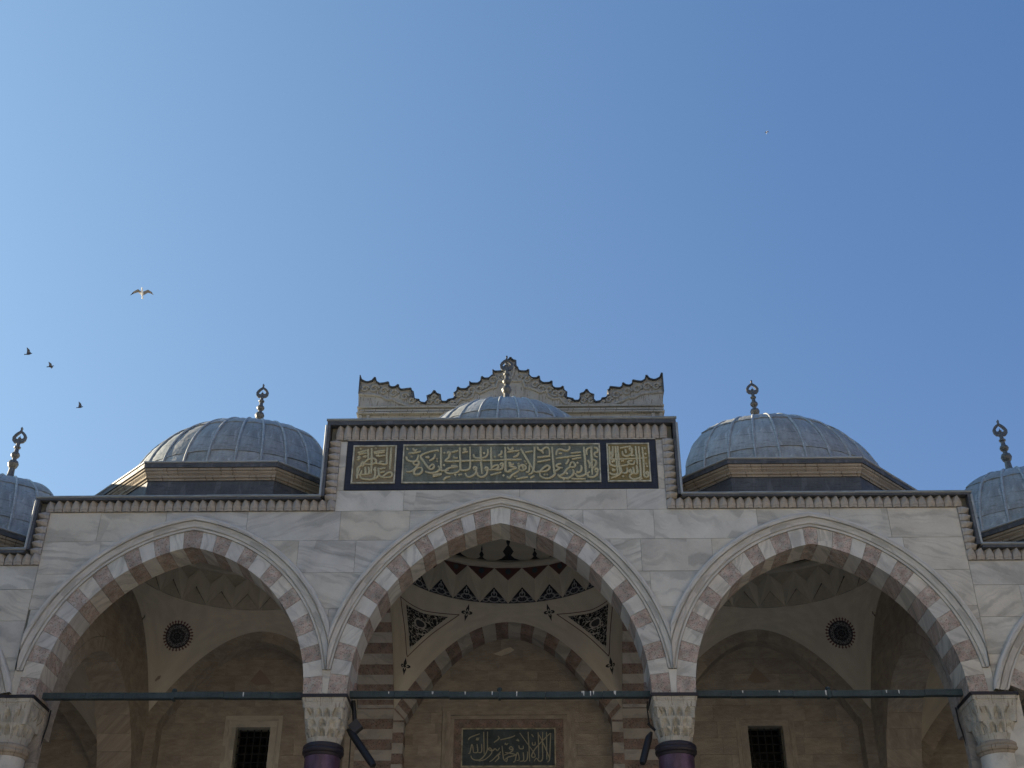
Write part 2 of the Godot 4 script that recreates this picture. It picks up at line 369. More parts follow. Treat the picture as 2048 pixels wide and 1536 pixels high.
const RIGHT := [
	[242, 1526, 242, 1501, 242, 1483, 248, 1477, 263, 1475, 277, 1478, 287, 1481],
	[250, 1526, 249, 1503, 245, 1495, 252, 1493, 285, 1494, 325, 1496],
	[256, 1526, 257, 1491, 258, 1460],
	[261, 1526, 262, 1491, 263, 1461],
	[301, 1526, 302, 1501, 303, 1479],
	[308, 1525, 309, 1487, 309, 1453, 305, 1445, 292, 1442, 285, 1447, 285, 1454],
	[316, 1523, 317, 1486, 317, 1451, 324, 1449, 327, 1456, 324, 1460, 321, 1458, 323, 1454, 326, 1455],
	[286, 1517, 289, 1521, 293, 1519, 291, 1514, 287, 1515],
	[293, 1517, 291, 1507, 280, 1500, 272, 1504, 271, 1513],
	[278, 1518, 279, 1508],
	[266, 1521, 291, 1526],
	[292, 1489, 283, 1487, 285, 1481, 294, 1480, 297, 1489],
	[240, 1459, 247, 1454, 257, 1455, 258, 1461],
	[246, 1468, 252, 1465, 246, 1463],
	[265, 1473, 266, 1461, 257, 1451, 243, 1445],
	[268, 1459, 275, 1457, 280, 1463, 279, 1471],
	[283, 1459, 287, 1467, 289, 1457, 284, 1453],
	[293, 1473, 294, 1459, 289, 1456],
	[301, 1477, 302, 1459, 294, 1456],
	[306, 1440, 312, 1446],
	[243, 1508, 247, 1511, 248, 1506, 244, 1505],
	[321, 1523, 322, 1518],
	[267, 1488, 273, 1489]]
const BACK := [
	[-64, 1124, -63, 1094, -62, 1066],
	[-54, 1124, -54, 1094, -54, 1078, -60, 1064, -72, 1052, -86, 1051, -94, 1056, -96, 1062],
	[100, 1123, 100, 1090, 100, 1052],
	[90, 1123, 89, 1090, 89, 1054, 81, 1047, 73, 1055, 67, 1047],
	[78, 1122, 79, 1090, 79, 1054],
	[111, 1120, 109, 1086, 107, 1053, 102, 1045],
	[80, 1116, 91, 1094, 101, 1070, 108, 1052],
	[110, 1120, 89, 1100, 70, 1079, 61, 1063, 64, 1057, 70, 1060, 66, 1070, 55, 1086, 30, 1121],
	[52, 1123, 54, 1086, 56, 1047],
	[13, 1045, 18, 1048, 21, 1062, 25, 1070, 29, 1052, 22, 1049],
	[39, 1070, 40, 1050, 30, 1047],
	[51, 1072, 49, 1052, 41, 1046],
	[13, 1079, 8, 1085, 3, 1081, 8, 1077, 13, 1080, 10, 1073, -3, 1066, -10, 1063],
	[-8, 1070, 20, 1064, 1, 1058, -8, 1052],
	[-16, 1087, -14, 1070, -11, 1052, -3, 1046],
	[-2, 1057, -3, 1047],
	[-20, 1066, -26, 1063, -24, 1056, -34, 1046],
	[-19, 1072, -32, 1059, -40, 1051, -48, 1046],
	[-22, 1082, -28, 1075, -34, 1080, -40, 1075, -47, 1082, -51, 1078, -42, 1073, -46, 1064, -60, 1052, -76, 1048],
	[-103, 1068, -99, 1070, -95, 1090, -92, 1086, -90, 1070],
	[-81, 1092, -79, 1072, -89, 1070],
	[-69, 1092, -69, 1072, -77, 1070],
	[-104, 1103, -98, 1110, -74, 1119],
	[-83, 1102, -81, 1108, -79, 1102, -76, 1109],
	[-37, 1096, -24, 1106, -27, 1113],
	[-20, 1103, 6, 1109, 18, 1114],
	[-8, 1090, -7, 1094, -4, 1090, 0, 1094],
	[21, 1102, 28, 1100, 24, 1105],
	[28, 1088, 30, 1080, 39, 1080, 39, 1087],
	[63, 1096, 64, 1089, 70, 1090, 70, 1097],
	[61, 1117, 66, 1110]]
const MAIN_DOTS := [-200, 1503, -38, 1511, -127, 1481, -101, 1456, -92, 1456, -88, 1457, -14, 1501, 0, 1501, -143, 1497, -143, 1491, -127, 1512, 53, 1489, 56, 1483, 97, 1455, 102, 1455, 146, 1458, 170, 1484, 1, 1501, 6, 1454, 39, 1483, 39, 1478, 31, 1451, 35, 1451, 169, 1462, 139, 1444, 148, 1445]
const LEFT_DOTS := [-316, 1524, -282, 1525, -278, 1506, -275, 1507, -280, 1475]
const RIGHT_DOTS := [322, 1481, 324, 1475, 292, 1502, 296, 1502, 248, 1487, 252, 1488, 270, 1450, 279, 1477, 322, 1506]
const CREST := [-468, 2030, -478, 2214, -478, 2280, -472, 2264, -458, 2256, -450, 2255, -437, 2260, -429, 2272, -425, 2257, -414, 2249, -401, 2250, -386, 2254, -384, 2241, -375, 2235, -363, 2236, -354, 2244, -352, 2232, -344, 2226, -314, 2230, -312, 2221, -306, 2217, -307, 2200, -300, 2190, -287, 2188, -285, 2181, -280, 2178, -266, 2175, -259, 2184, -261, 2201, -247, 2207, -239, 2221, -232, 2210, -220, 2205, -220, 2189, -213, 2180, -199, 2180, -194, 2187, -177, 2191, -173, 2198, -176, 2211, -167, 2219, -165, 2233, -160, 2228, -153, 2226, -138, 2227, -130, 2236, -130, 2253, -125, 2248, -119, 2247, -102, 2247, -92, 2256, -90, 2272, -86, 2267, -80, 2265, -67, 2266, -57, 2277, -57, 2297, -52, 2292, -46, 2291, -31, 2292, -24, 2296, -22, 2305, -15, 2314, -17, 2331, -6, 2335, 0, 2344]
const SCROLL := [-477, 2214, -445, 2211, -430, 2211, -405, 2205, -387, 2193, -368, 2193, -350, 2181, -333, 2175, -315, 2165, -298, 2167, -286, 2169, -240, 2166, -186, 2171, -169, 2174, -155, 2194, -137, 2191, -120, 2199, -114, 2222, -96, 2214, -77, 2225, -65, 2231, -45, 2236, -40, 2260, -23, 2258, -2, 2260]

# ------------------------------------------------------------------ arches
# two-centred pointed arch, half span hs, rise; curve moved outward by d; from the right spring over the crown to the left one
func arc_pt(hs: float, rise: float, d: float, t: float) -> Vector2:
	var c := (rise * rise - hs * hs) / (2.0 * hs); var R := hs + c + d
	var a := acos(clampf(c / R, -1, 1)) * (1.0 - absf(t)) # t = 0 crown, +-1 springs
	var p := Vector2(-c + R * cos(a), R * sin(a))
	return Vector2(p.x * signf(t) if t != 0.0 else 0.0, p.y)
func arch_poly(cx: float, y0: float, hs: float, rise: float, d: float, down := 0.6) -> PackedVector2Array:
	var p := PackedVector2Array([Vector2(cx - hs - d, y0 - down)])
	for i in 61:
		var q := arc_pt(hs, rise, d, -1.0 + i / 30.0); p.append(Vector2(cx + q.x, y0 + q.y))
	p.append(Vector2(cx + hs + d, y0 - down))
	return p
# bays of the arcade: middle, spring height, half span, rise, width of the moulding, edges of the bay
var BAYS := [[0.0, 9.62, 3.05, 3.77, 1.0, -3.5, 3.5, 0.5], [-6.64, 9.62, 2.70, 3.24, 1.16, -9.82, -3.5, 0.5], [6.64, 9.62, 2.70, 3.24, 1.16, 3.5, 9.82, 0.5],
	[-13.0, 8.40, 2.70, 3.24, 1.16, -16.2, -9.82, 1.245], [13.0, 8.40, 2.70, 3.24, 1.16, 9.82, 16.2, 1.245]] # last: where the moulding starts above the spring

func voussoirs(arch: Node, hs: float, rise: float, thick: float, per_side: int, z0: float, z1: float, first_pink: bool, pinks: Array, whites: Array, jit := 0.10, skip_below := 0.0) -> void:
	var cuts := []
	for i in per_side + 1: cuts.append(i / (per_side + 0.5) + (rng.randf_range(-jit, jit) / per_side if i > 0 else 0.0))
	for side in [-1.0, 1.0]:
		for i in per_side:
			var poly := PackedVector2Array()
			for k in 4: poly.append(arc_pt(hs, rise, 0.0, side * (1.0 - lerpf(cuts[i], cuts[i + 1], k / 3.0))))
			for k in 4: poly.append(arc_pt(hs, rise, thick, side * (1.0 - lerpf(cuts[i + 1], cuts[i], k / 3.0))))
			var q := Geometry2D.offset_polygon(poly, -0.003)
			if q.is_empty() or arc_pt(hs, rise, 0.0, 1.0 - cuts[i + 1]).y < skip_below: continue
			var pink := (i % 2 == 0) == first_pink
			var mb := MB.new(); mb.prism(q[0], z0, z1 + rng.randf_range(-0.004, 0.004), Vector2(rng.randf(), rng.randf()), (-0.1 if pink else 1.45 - side * (1.0 - i / float(per_side)) * 1.2) + rng.randf_range(-0.3, 0.3), 0.55)
			part("voussoir", mb, pick(pinks if pink else whites), arch)
	var key := PackedVector2Array(); var e: float = 1.0 - cuts[per_side]
	for k in 7: key.append(arc_pt(hs, rise, 0.0, lerpf(-e, e, k / 6.0)))
	for k in 7: key.append(arc_pt(hs, rise, thick, lerpf(e, -e, k / 6.0)))
	var kq := Geometry2D.offset_polygon(key, -0.003)
	var pk := (per_side % 2 == 0) == first_pink
	var km := MB.new(); km.prism(kq[0], z0, z1, Vector2(rng.randf(), rng.randf()), 1.5, 0.55); part("keystone", km, pick(pinks if pk else whites), arch)

func archivolt(b: Array) -> MB:
	var prof := [[0.392, -0.01], [0.392, 0.03], [0.425, 0.035], [0.432, 0.008], [0.445, 0.008], [0.452, 0.045], [0.50, 0.055], [0.545, 0.085], [0.552, 0.05], [0.566, 0.05], [0.573, 0.105], [0.62, 0.115], [0.65, 0.105], [0.668, 0.07], [0.668, -0.01]]
	var mb := MB.new()
	for j in prof.size() - 1:
		var d0: float = 0.392 + (prof[j][0] - 0.392) * b[4]; var d1: float = 0.392 + (prof[j + 1][0] - 0.392) * b[4]
		for i in 80:
			var t0 := -1.0 + i / 40.0; var t1 := -1.0 + (i + 1) / 40.0
			if maxf(arc_pt(b[2], b[3], d0, t0).y, arc_pt(b[2], b[3], d0, t1).y) < b[7]: continue
			var q := []
			for s in [[t0, d0, prof[j][1]], [t1, d0, prof[j][1]], [t1, d1, prof[j + 1][1]], [t0, d1, prof[j + 1][1]]]:
				var p := arc_pt(b[2], b[3], s[1], s[0])
				q.append(Vector3(clampf(b[0] + p.x, b[5] + 0.0008, b[6] - 0.0008), b[1] + maxf(p.y, b[7]), s[2]))
			var out := Vector3(q[0].x - b[0], q[0].y - b[1], 0).normalized()
			var h: Vector3 = out * (prof[j][1] - prof[j + 1][1]) + Vector3(0, 0, d1 - d0)
			if j == 0: h = -out
			if j == prof.size() - 2: h = out
			mb.tri(q[0], q[1], q[2], h, Vector2(i * 0.06, j * 0.05), Vector2(i * 0.06 + 0.06, j * 0.05), Vector2(i * 0.06 + 0.06, j * 0.05 + 0.05))
			mb.tri(q[0], q[2], q[3], h, Vector2(i * 0.06, j * 0.05), Vector2(i * 0.06 + 0.06, j * 0.05 + 0.05), Vector2(i * 0.06, j * 0.05 + 0.05))
	return mb

func cut(rects: Array, holes: Array) -> Array:
	var ps := rects
	for h in holes:
		var nx := []
		for p in ps:
			for r in Geometry2D.clip_polygons(p, h):
				if not Geometry2D.is_polygon_clockwise(r): nx.append(r)
		ps = nx
	return ps
func rect(x0: float, y0: float, x1: float, y1: float) -> PackedVector2Array:
	return PackedVector2Array([Vector2(x0, y0), Vector2(x1, y0), Vector2(x1, y1), Vector2(x0, y1)])
func area(p: PackedVector2Array) -> float:
	var a := 0.0
	for i in p.size(): a += p[i].cross(p[(i + 1) % p.size()])
	return absf(a) * 0.5
# ashlar: rows of stones between x0 and x1, cut by outlines, each a part
func ashlar(parent: Node, called: String, x0: float, x1: float, ys: Array, wmin: float, wmax: float, holes: Array, z0: float, z1: float, mats: Array, uvs := 0.4, streak := 0.5, keep = null) -> void:
	for r in ys.size() - 1:
		var x := x0 - rng.randf_range(0.0, wmax * 0.7)
		while x < x1:
			var w := rng.randf_range(wmin, wmax); var a := maxf(x, x0); var b := minf(x + w, x1)
			if x1 - b < 0.25: b = x1
			x += w
			if b - a < 0.05: continue
			if b == x1: x = x1
			var ps := cut([rect(a, ys[r], b, ys[r + 1])], holes)
			if keep != null:
				var nx := []
				for p in ps: nx.append_array(Geometry2D.intersect_polygons(p, keep))
				ps = nx
			for p in ps:
				if area(p) < 0.004: continue
				for q in Geometry2D.offset_polygon(p, -0.0035 if z1 > -1.0 else -0.002):
					if area(q) < 0.003: continue
					var mb := MB.new(); mb.prism(q, z0, z1 + rng.randf_range(-0.003, 0.003), Vector2(rng.randf(), rng.randf()), rng.randf_range(-streak, streak) + (PI if rng.randf() < 0.5 else 0.0), uvs, z1 - z0 > 0.3)
					part(called, mb, pick(mats), parent)

# ------------------------------------------------------------------ cornice of pointed leaves
func leaf_mesh(w: float, h: float) -> ArrayMesh:
	# an upright leaf with a keel and a pointed head; beside the point the ground is sunk
	var mb := MB.new(); var x := w * 0.5
	var T := Vector3(0, h, 0.125); var K := Vector3(0, h * 0.52, 0.12); var B := Vector3(0, 0, 0.055)
	for s in [-1.0, 1.0]:
		var f := Vector3(s * x * 0.90, 0, 0.03); var e := Vector3(s * x * 0.95, h * 0.40, 0.055); var e2 := Vector3(s * x * 0.60, h * 0.74, 0.08)
		mb.tri(B, f, K, Vector3(s, 0, 1)); mb.tri(f, e, K, Vector3(s, 0, 1)); mb.tri(K, e, e2, Vector3(s, 0, 1)); mb.tri(K, e2, T, Vector3(s * 0.4, 0, 1))
		var g0 := Vector3(s * x, 0, 0.0); var g1 := Vector3(s * x, h * 0.45, -0.012); var g2 := Vector3(s * x, h, -0.015)
		mb.tri(f, g0, g1, Vector3(s, 0, 0)); mb.tri(f, g1, e, Vector3(s, 0, 0)); mb.tri(e, g1, g2, Vector3(s, 0, 0.5)); mb.tri(e, e2, g2, Vector3(s, 0, 0.5)); mb.tri(e2, g2, T, Vector3(s, 0.3, 0.5))
	for i in mb.v.size(): mb.u[i] = Vector2(mb.v[i].x * 1.1 + 0.4, mb.v[i].y * 1.1 + 0.2)
	mb.quad(Vector3(-x, 0, -0.02), Vector3(x, 0, -0.02), v3(x, 0, 0.035), v3(-x, 0, 0.035), Vector3(0, -1, 0))
	return mb.mesh()
func v3(x: float, y: float, z: float) -> Vector3: return Vector3(x, y, z)
func leaf_row(parent: Node, a: Vector3, along: Vector3, up: Vector3, length: float, count: int, h: float) -> void:
	var w := length / count; var me := leaf_mesh(w, h)
	for i in count:
		var bs := Basis(along * rng.randf_range(0.97, 1.0), up * rng.randf_range(0.95, 1.0), (along.cross(up) if along.cross(up).z > 0 else -along.cross(up)) * rng.randf_range(0.82, 1.08)).rotated(Vector3(0, 0, 1), rng.randf_range(-0.025, 0.025))
		part("cornice_leaf", me, pick(M.leaf), parent, Transform3D(bs, a + along * w * (i + 0.5)))

# ------------------------------------------------------------------ vaulted bay
class Bay:
	var xc := 0.0; var hw := 2.97; var tip := 11.7; var pw := 14.08; var pt := 13.88; var pe := 2.0; var te := 2.6; var rr := 2.93; var yr := 14.45; var zc := -4.125; var hz := 3.325
	func edge(th: float) -> Vector2:
		var c := cos(th); var s := sin(th)
		var tx := hw / maxf(absf(c), 1e-6); var tz := hz / maxf(absf(s), 1e-6)
		if tx < tz: return Vector2(tx, tip + (pt - tip) * (1.0 - pow(absf(tx * s) / hz, te)))
		return Vector2(tz, tip + (pw - tip) * (1.0 - pow(absf(tz * c) / hw, pe)))
	func at(th: float, t: float, lift := 0.0) -> Vector3:
		var e := edge(th)
		var yc := (e.x * e.x + e.y * e.y - rr * rr - yr * yr) / (2.0 * (e.y - yr)); var R := Vector2(e.x, e.y - yc).length()
		var a := lerpf(atan2(e.y - yc, e.x), atan2(yr - yc, rr), t); R -= lift
		return Vector3(xc + R * cos(a) * cos(th), yc + R * sin(a), zc - R * cos(a) * sin(th))
	func onto(p: Vector3, lift: float) -> Vector3:
		var th := atan2(-(p.z - zc), p.x - xc); var a := 0.0; var c := 1.0
		for i in 18:
			var m := (a + c) * 0.5
			if at(th, m).y < p.y: a = m
			else: c = m
		return at(th, (a + c) * 0.5, lift)
	func nrm(th: float, t: float) -> Vector3:
		var e := 0.004
		var g := (at(th + e, t) - at(th - e, t)).cross(at(th, t + e) - at(th, t - e)).normalized()
		return g if g.dot(Vector3(xc, yr - 2.5, zc) - at(th, t)) > 0.0 else -g

func vault(b: Bay, called: String, label: String, painted: bool) -> Node3D:
	var o := thing(called, label, "vault")
	var cr := atan2(b.hz, b.hw)
	var quarter := [0.0, PI / 2, PI, PI * 1.5, TAU]; var corner := [cr, PI - cr, PI + cr, TAU - cr]
	for k in 4:
		var mb := MB.new(); var P := []; var N := []
		var ths := []
		for i in 24: ths.append(lerpf(quarter[k], corner[k], i / 24.0))
		for i in 25: ths.append(lerpf(corner[k], quarter[k + 1], i / 24.0))
		for th in ths:
			var row := []; var nr := []
			for j in 21: row.append(b.at(th, j / 20.0)); nr.append(b.nrm(th, clampf(j / 20.0, 0.02, 0.98)))
			P.append(row); N.append(nr)
		mb.grid(P, N, 0.05, 0.05, Vector2(k * 0.3, 0)); part("pendentive", mb, M.plaster, o)
		if painted:
			# framed triangle of arabesque with a small flower at each drawn-out end
			var mir := func(p: Vector3) -> Vector3: return Vector3(p.x * (-1.0 if k == 0 or k == 3 else 1.0), p.y, p.z if k < 2 else 2.0 * b.zc - p.z)
			part("painted_triangle", patch(b, [mir.call(Vector3(-2.65, 14.02, -6.03)), mir.call(Vector3(-1.60, 14.05, -6.98)), mir.call(Vector3(-2.57, 13.22, -7.06))], 0.012), M.arabesque, o)
			var ed := [Vector3(-2.75, 14.09, -5.67), Vector3(-1.31, 14.14, -7.06), Vector3(-2.66, 13.01, -7.16)]
			for i in 3:
				var line := []
				for s in 17:
					var p: Vector3 = ed[i].lerp(ed[(i + 1) % 3], s / 16.0); p += (Vector3(-2.3, 13.75, -6.7) - p) * 0.12 * sin(s / 16.0 * PI)
					line.append(b.onto(mir.call(p), 0.006))
				var lm := MB.new(); lm.tube(line, 0.011, 4); part("painted_line", lm, M.burgundy, o)
			for p in [Vector3(-1.11, 14.21, -7.08), Vector3(-2.73, 12.78, -7.24)]:
				var q: Vector3 = mir.call(p); var th := atan2(-(q.z - b.zc), q.x - b.xc); flower(o, b, b.onto(q, 0.0), b.nrm(th, 0.5))
		else:
			var f := Vector2(corner[k] + (1.0 if k % 2 == 0 else -1.0) * deg_to_rad(1.2), 0.645)
			if b.yr > 14.0: roundel(o, b, b.at(f.x, f.y), b.nrm(f.x, f.y), 0.345)
	# band of prismatic triangles
	var y0 := b.yr; var y1 := b.yr + (1.0 if painted else 0.95); var n := 24; var st := TAU / n
	var R0 := b.rr; var dir := func(a: float, r: float, y: float) -> Vector3: return Vector3(r * cos(a), y, r * sin(a))
	var ra := R0 - 0.02; var ru := R0 - 0.17; var rt := R0 - 0.06; var hl := 0.46; var hu := 0.40
	var ctr := Transform3D(Basis.IDENTITY, Vector3(b.xc, 0, b.zc))
	var fold := MB.new()
	fold.quad(dir.call(0.0, R0, y0), dir.call(st / 2, ra, y0 + hl), dir.call(st / 2, rt, y1), dir.call(0.0, ru, y1 - hu), -dir.call(st / 4, 1.0, 0.3))
	fold.quad(dir.call(st, R0, y0), dir.call(st / 2, ra, y0 + hl), dir.call(st / 2, rt, y1), dir.call(st, ru, y1 - hu), -dir.call(st * 0.75, 1.0, 0.3))
	var low := MB.new(); var up := MB.new()
	low.tri(dir.call(0.0, R0 + 0.002, y0), dir.call(st, R0 + 0.002, y0), dir.call(st / 2, ra + (0.05 if not painted else 0.012), y0 + hl), -dir.call(st / 2, 1, 0), Vector2(0.03, 0.97), Vector2(0.97, 0.97), Vector2(0.5, 0.03))
	up.tri(dir.call(-st / 2, rt + 0.002, y1), dir.call(st / 2, rt + 0.002, y1), dir.call(0.0, ru + (0.06 if not painted else 0.012), y1 - hu), -dir.call(0, 1, 0), Vector2(0, 0), Vector2(1, 0), Vector2(0.5, 1))
	var fm := fold.mesh(); var lmesh := low.mesh(); var um := up.mesh()
	var dot := MB.new()
	for i in 10: dot.tri(Vector3.ZERO, Vector3(cos(TAU * i / 10) * 0.075, sin(TAU * i / 10) * 0.075, 0), Vector3(cos(TAU * (i + 1) / 10) * 0.075, sin(TAU * (i + 1) / 10) * 0.075, 0), Vector3(0, 0, 1))
	var dm := dot.mesh()
	for i in n:
		var xf := ctr * Transform3D(Basis(Vector3.UP, st * i), Vector3.ZERO)
		part("plaster_fold", fm, M.plaster, o, xf)
		part("lower_triangle", lmesh, M.palmette if painted else M.plaster, o, xf)
		var ut := part("upper_triangle", um, M.burgundy if painted else M.plaster, o, xf)
		if painted: part("painted_dot", dm, M.field[3], ut, Transform3D(Basis(Vector3.UP, -PI / 2) * Basis(Vector3.RIGHT, 0.24), Vector3(rt - 0.078, y1 - hu * 0.34, 0)))
	# narrow cornice and the inside of the dome
	var co := MB.new(); co.lathe([Vector2(rt + 0.02, y1 - 0.002), Vector2(rt - 0.10, y1 + 0.03), Vector2(rt - 0.11, y1 + 0.13), Vector2(rt - 0.03, y1 + 0.16), Vector2(rt - 0.03, y1 + 0.2)], 72, Vector3(b.xc, 0, b.zc))
	part("ring_cornice", co, M.plaster, o)
	var pr := []; var hd := 2.15
	for i in 13: pr.append(Vector2((rt - 0.03) * cos(i / 12.0 * PI / 2) + 0.001, y1 + 0.2 + hd * sin(i / 12.0 * PI / 2)))
	var dl := MB.new(); dl.lathe(pr, 72, Vector3(b.xc, 0, b.zc)); part("dome_lining", dl, M.plaster, o)
	# painted cresting round the foot of the dome
	var rd := rt - 0.045
	for i in n:
		var big := i % 2 == 0
		if not painted and not big: continue
		var sc := 1.0 if big else 0.55
		var outline := [Vector2(-0.30, 0), Vector2(0.30, 0), Vector2(0.16, 0.05), Vector2(0.07, 0.13), Vector2(0.13, 0.22), Vector2(0.06, 0.32), Vector2(0.02, 0.36), Vector2(0.05, 0.44), Vector2(0.0, 0.62)]
		var poly := PackedVector2Array()
		for p in outline: poly.append(Vector2(p.x * (1.15 if big else 0.5), p.y * sc * 1.2))
		for j in range(outline.size() - 2, 1, -1): poly.append(Vector2(-outline[j].x * (1.15 if big else 0.5), outline[j].y * sc * 1.2))
		var ix := Geometry2D.triangulate_polygon(poly); var cm := MB.new()
		for t in range(0, ix.size(), 3):
			var vv := []
			for w in 3:
				var p := poly[ix[t + w]]; var th := p.x / rd; var cy := p.y
				var r2: float = (rd - 0.004) * sqrt(maxf(0.0, 1.0 - pow(cy / hd, 2)))
				vv.append(Vector3(r2 * cos(th), y1 + 0.205 + cy, r2 * sin(th)))
			cm.tri(vv[0], vv[1], vv[2], Vector3(-1, 0, 0))
		part("painted_cresting", cm, M.ink, o, ctr * Transform3D(Basis(Vector3.UP, st * i + PI / 2), Vector3.ZERO))
	return o
func patch(b: Bay, c: Array, lift: float) -> MB:
	var mb := MB.new(); var n := 16
	var mid: Vector3 = (c[0] + c[1] + c[2]) / 3.0
	var f := func(i: int, j: int) -> Vector3:
		var u := float(i) / n; var v := float(j) / n; var w := 1.0 - u - v
		var p: Vector3 = c[0] * w + c[1] * u + c[2] * v
		var on := maxf(maxf(u * w * (1.0 - v), u * v * (1.0 - w)), v * w * (1.0 - u)) # the sides are drawn in a little
		return b.onto(p.lerp(mid, 0.25 * on), lift)
	var uv := func(i: int, j: int) -> Vector2: return Vector2(0.1 + 0.8 * i / n, 0.1 + 0.85 * j / n)
	for i in n:
		for j in n - i:
			for t in ([[i, j, i + 1, j, i, j + 1], [i + 1, j, i + 1, j + 1, i, j + 1]] if j < n - i - 1 else [[i, j, i + 1, j, i, j + 1]]):
				var p := []; var w := []
				for k in 3: p.append(f.call(t[k * 2], t[k * 2 + 1])); w.append(uv.call(t[k * 2], t[k * 2 + 1]))
				mb.tri(p[0], p[1], p[2], Vector3(b.xc, b.yr - 2.5, b.zc) - p[0], w[0], w[1], w[2])
	return mb
func facing(n: Vector3) -> Basis:
	var x := Vector3.UP.cross(n).normalized(); return Basis(x, n.cross(x), n)
# a flat outline laid onto the curved plaster
func decal(b: Bay, c: Vector3, n: Vector3, poly: PackedVector2Array, lift: float, uvs := 0.0) -> MB:
	var mb := MB.new(); var bs := facing(n); var idx := Geometry2D.triangulate_polygon(poly)
	for i in range(0, idx.size(), 3):
		var p := []; var w := []
		for k in 3: var q := poly[idx[i + k]]; p.append(b.onto(c + bs * Vector3(q.x, q.y, 0), lift)); w.append(Vector2(0.5, 0.5) + q * uvs)
		mb.tri(p[0], p[1], p[2], n, w[0], w[1], w[2])
	return mb
func flower(o: Node, b: Bay, p: Vector3, n: Vector3) -> void:
	var pts := PackedVector2Array()
	for i in 32: var a := TAU * i / 32; pts.append(Vector2.from_angle(a) * (0.115 + 0.045 * cos(4 * a)))
	pts[8] *= 1.5; pts[24] *= 1.6
	var h := part("painted_flower", decal(b, p, n, pts, 0.008), M.ink, o)
	for i in 8:
		var q := PackedVector2Array()
		for k in 10: var a := TAU * k / 10; q.append(Vector2(0.062 + 0.034 * cos(a), 0.015 * sin(a)).rotated(i * PI / 4))
		part("petal", decal(b, p, n, q, 0.012), M.plaster, h)
func roundel(o: Node, b: Bay, p: Vector3, n: Vector3, r: float) -> void:
	var ring := []
	var mb := MB.new(); var bs := facing(n)
	for j in 8:
		for i in 48:
			var q := []
			for e in [[j, i], [j + 1, i], [j + 1, i + 1], [j, i + 1]]: q.append(Vector2.from_angle(TAU * e[1] / 48) * r * e[0] / 8.0)
			var P := []; var W := []
			for e in q: P.append(b.onto(p + bs * Vector3(e.x, e.y, 0), 0.008)); W.append(Vector2(0.5, 0.5) + e / r * 0.46)
			mb.tri(P[0], P[1], P[2], n, W[0], W[1], W[2]); mb.tri(P[0], P[2], P[3], n, W[0], W[2], W[3])
	var h := part("painted_roundel", mb, M.rosette, o)
	for i in 28:
		var q := PackedVector2Array()
		for e in [Vector2(-0.022, -0.005), Vector2(0.022, -0.005), Vector2(0.016, 0.03), Vector2(0.034, 0.055), Vector2(0.012, 0.072), Vector2(0, 0.098), Vector2(-0.012, 0.072), Vector2(-0.034, 0.055), Vector2(-0.016, 0.03)]: q.append((e + Vector2(0, r)).rotated(TAU * i / 28))
		part("painted_point", decal(b, p, n, q, 0.008), M.burgundy, h)

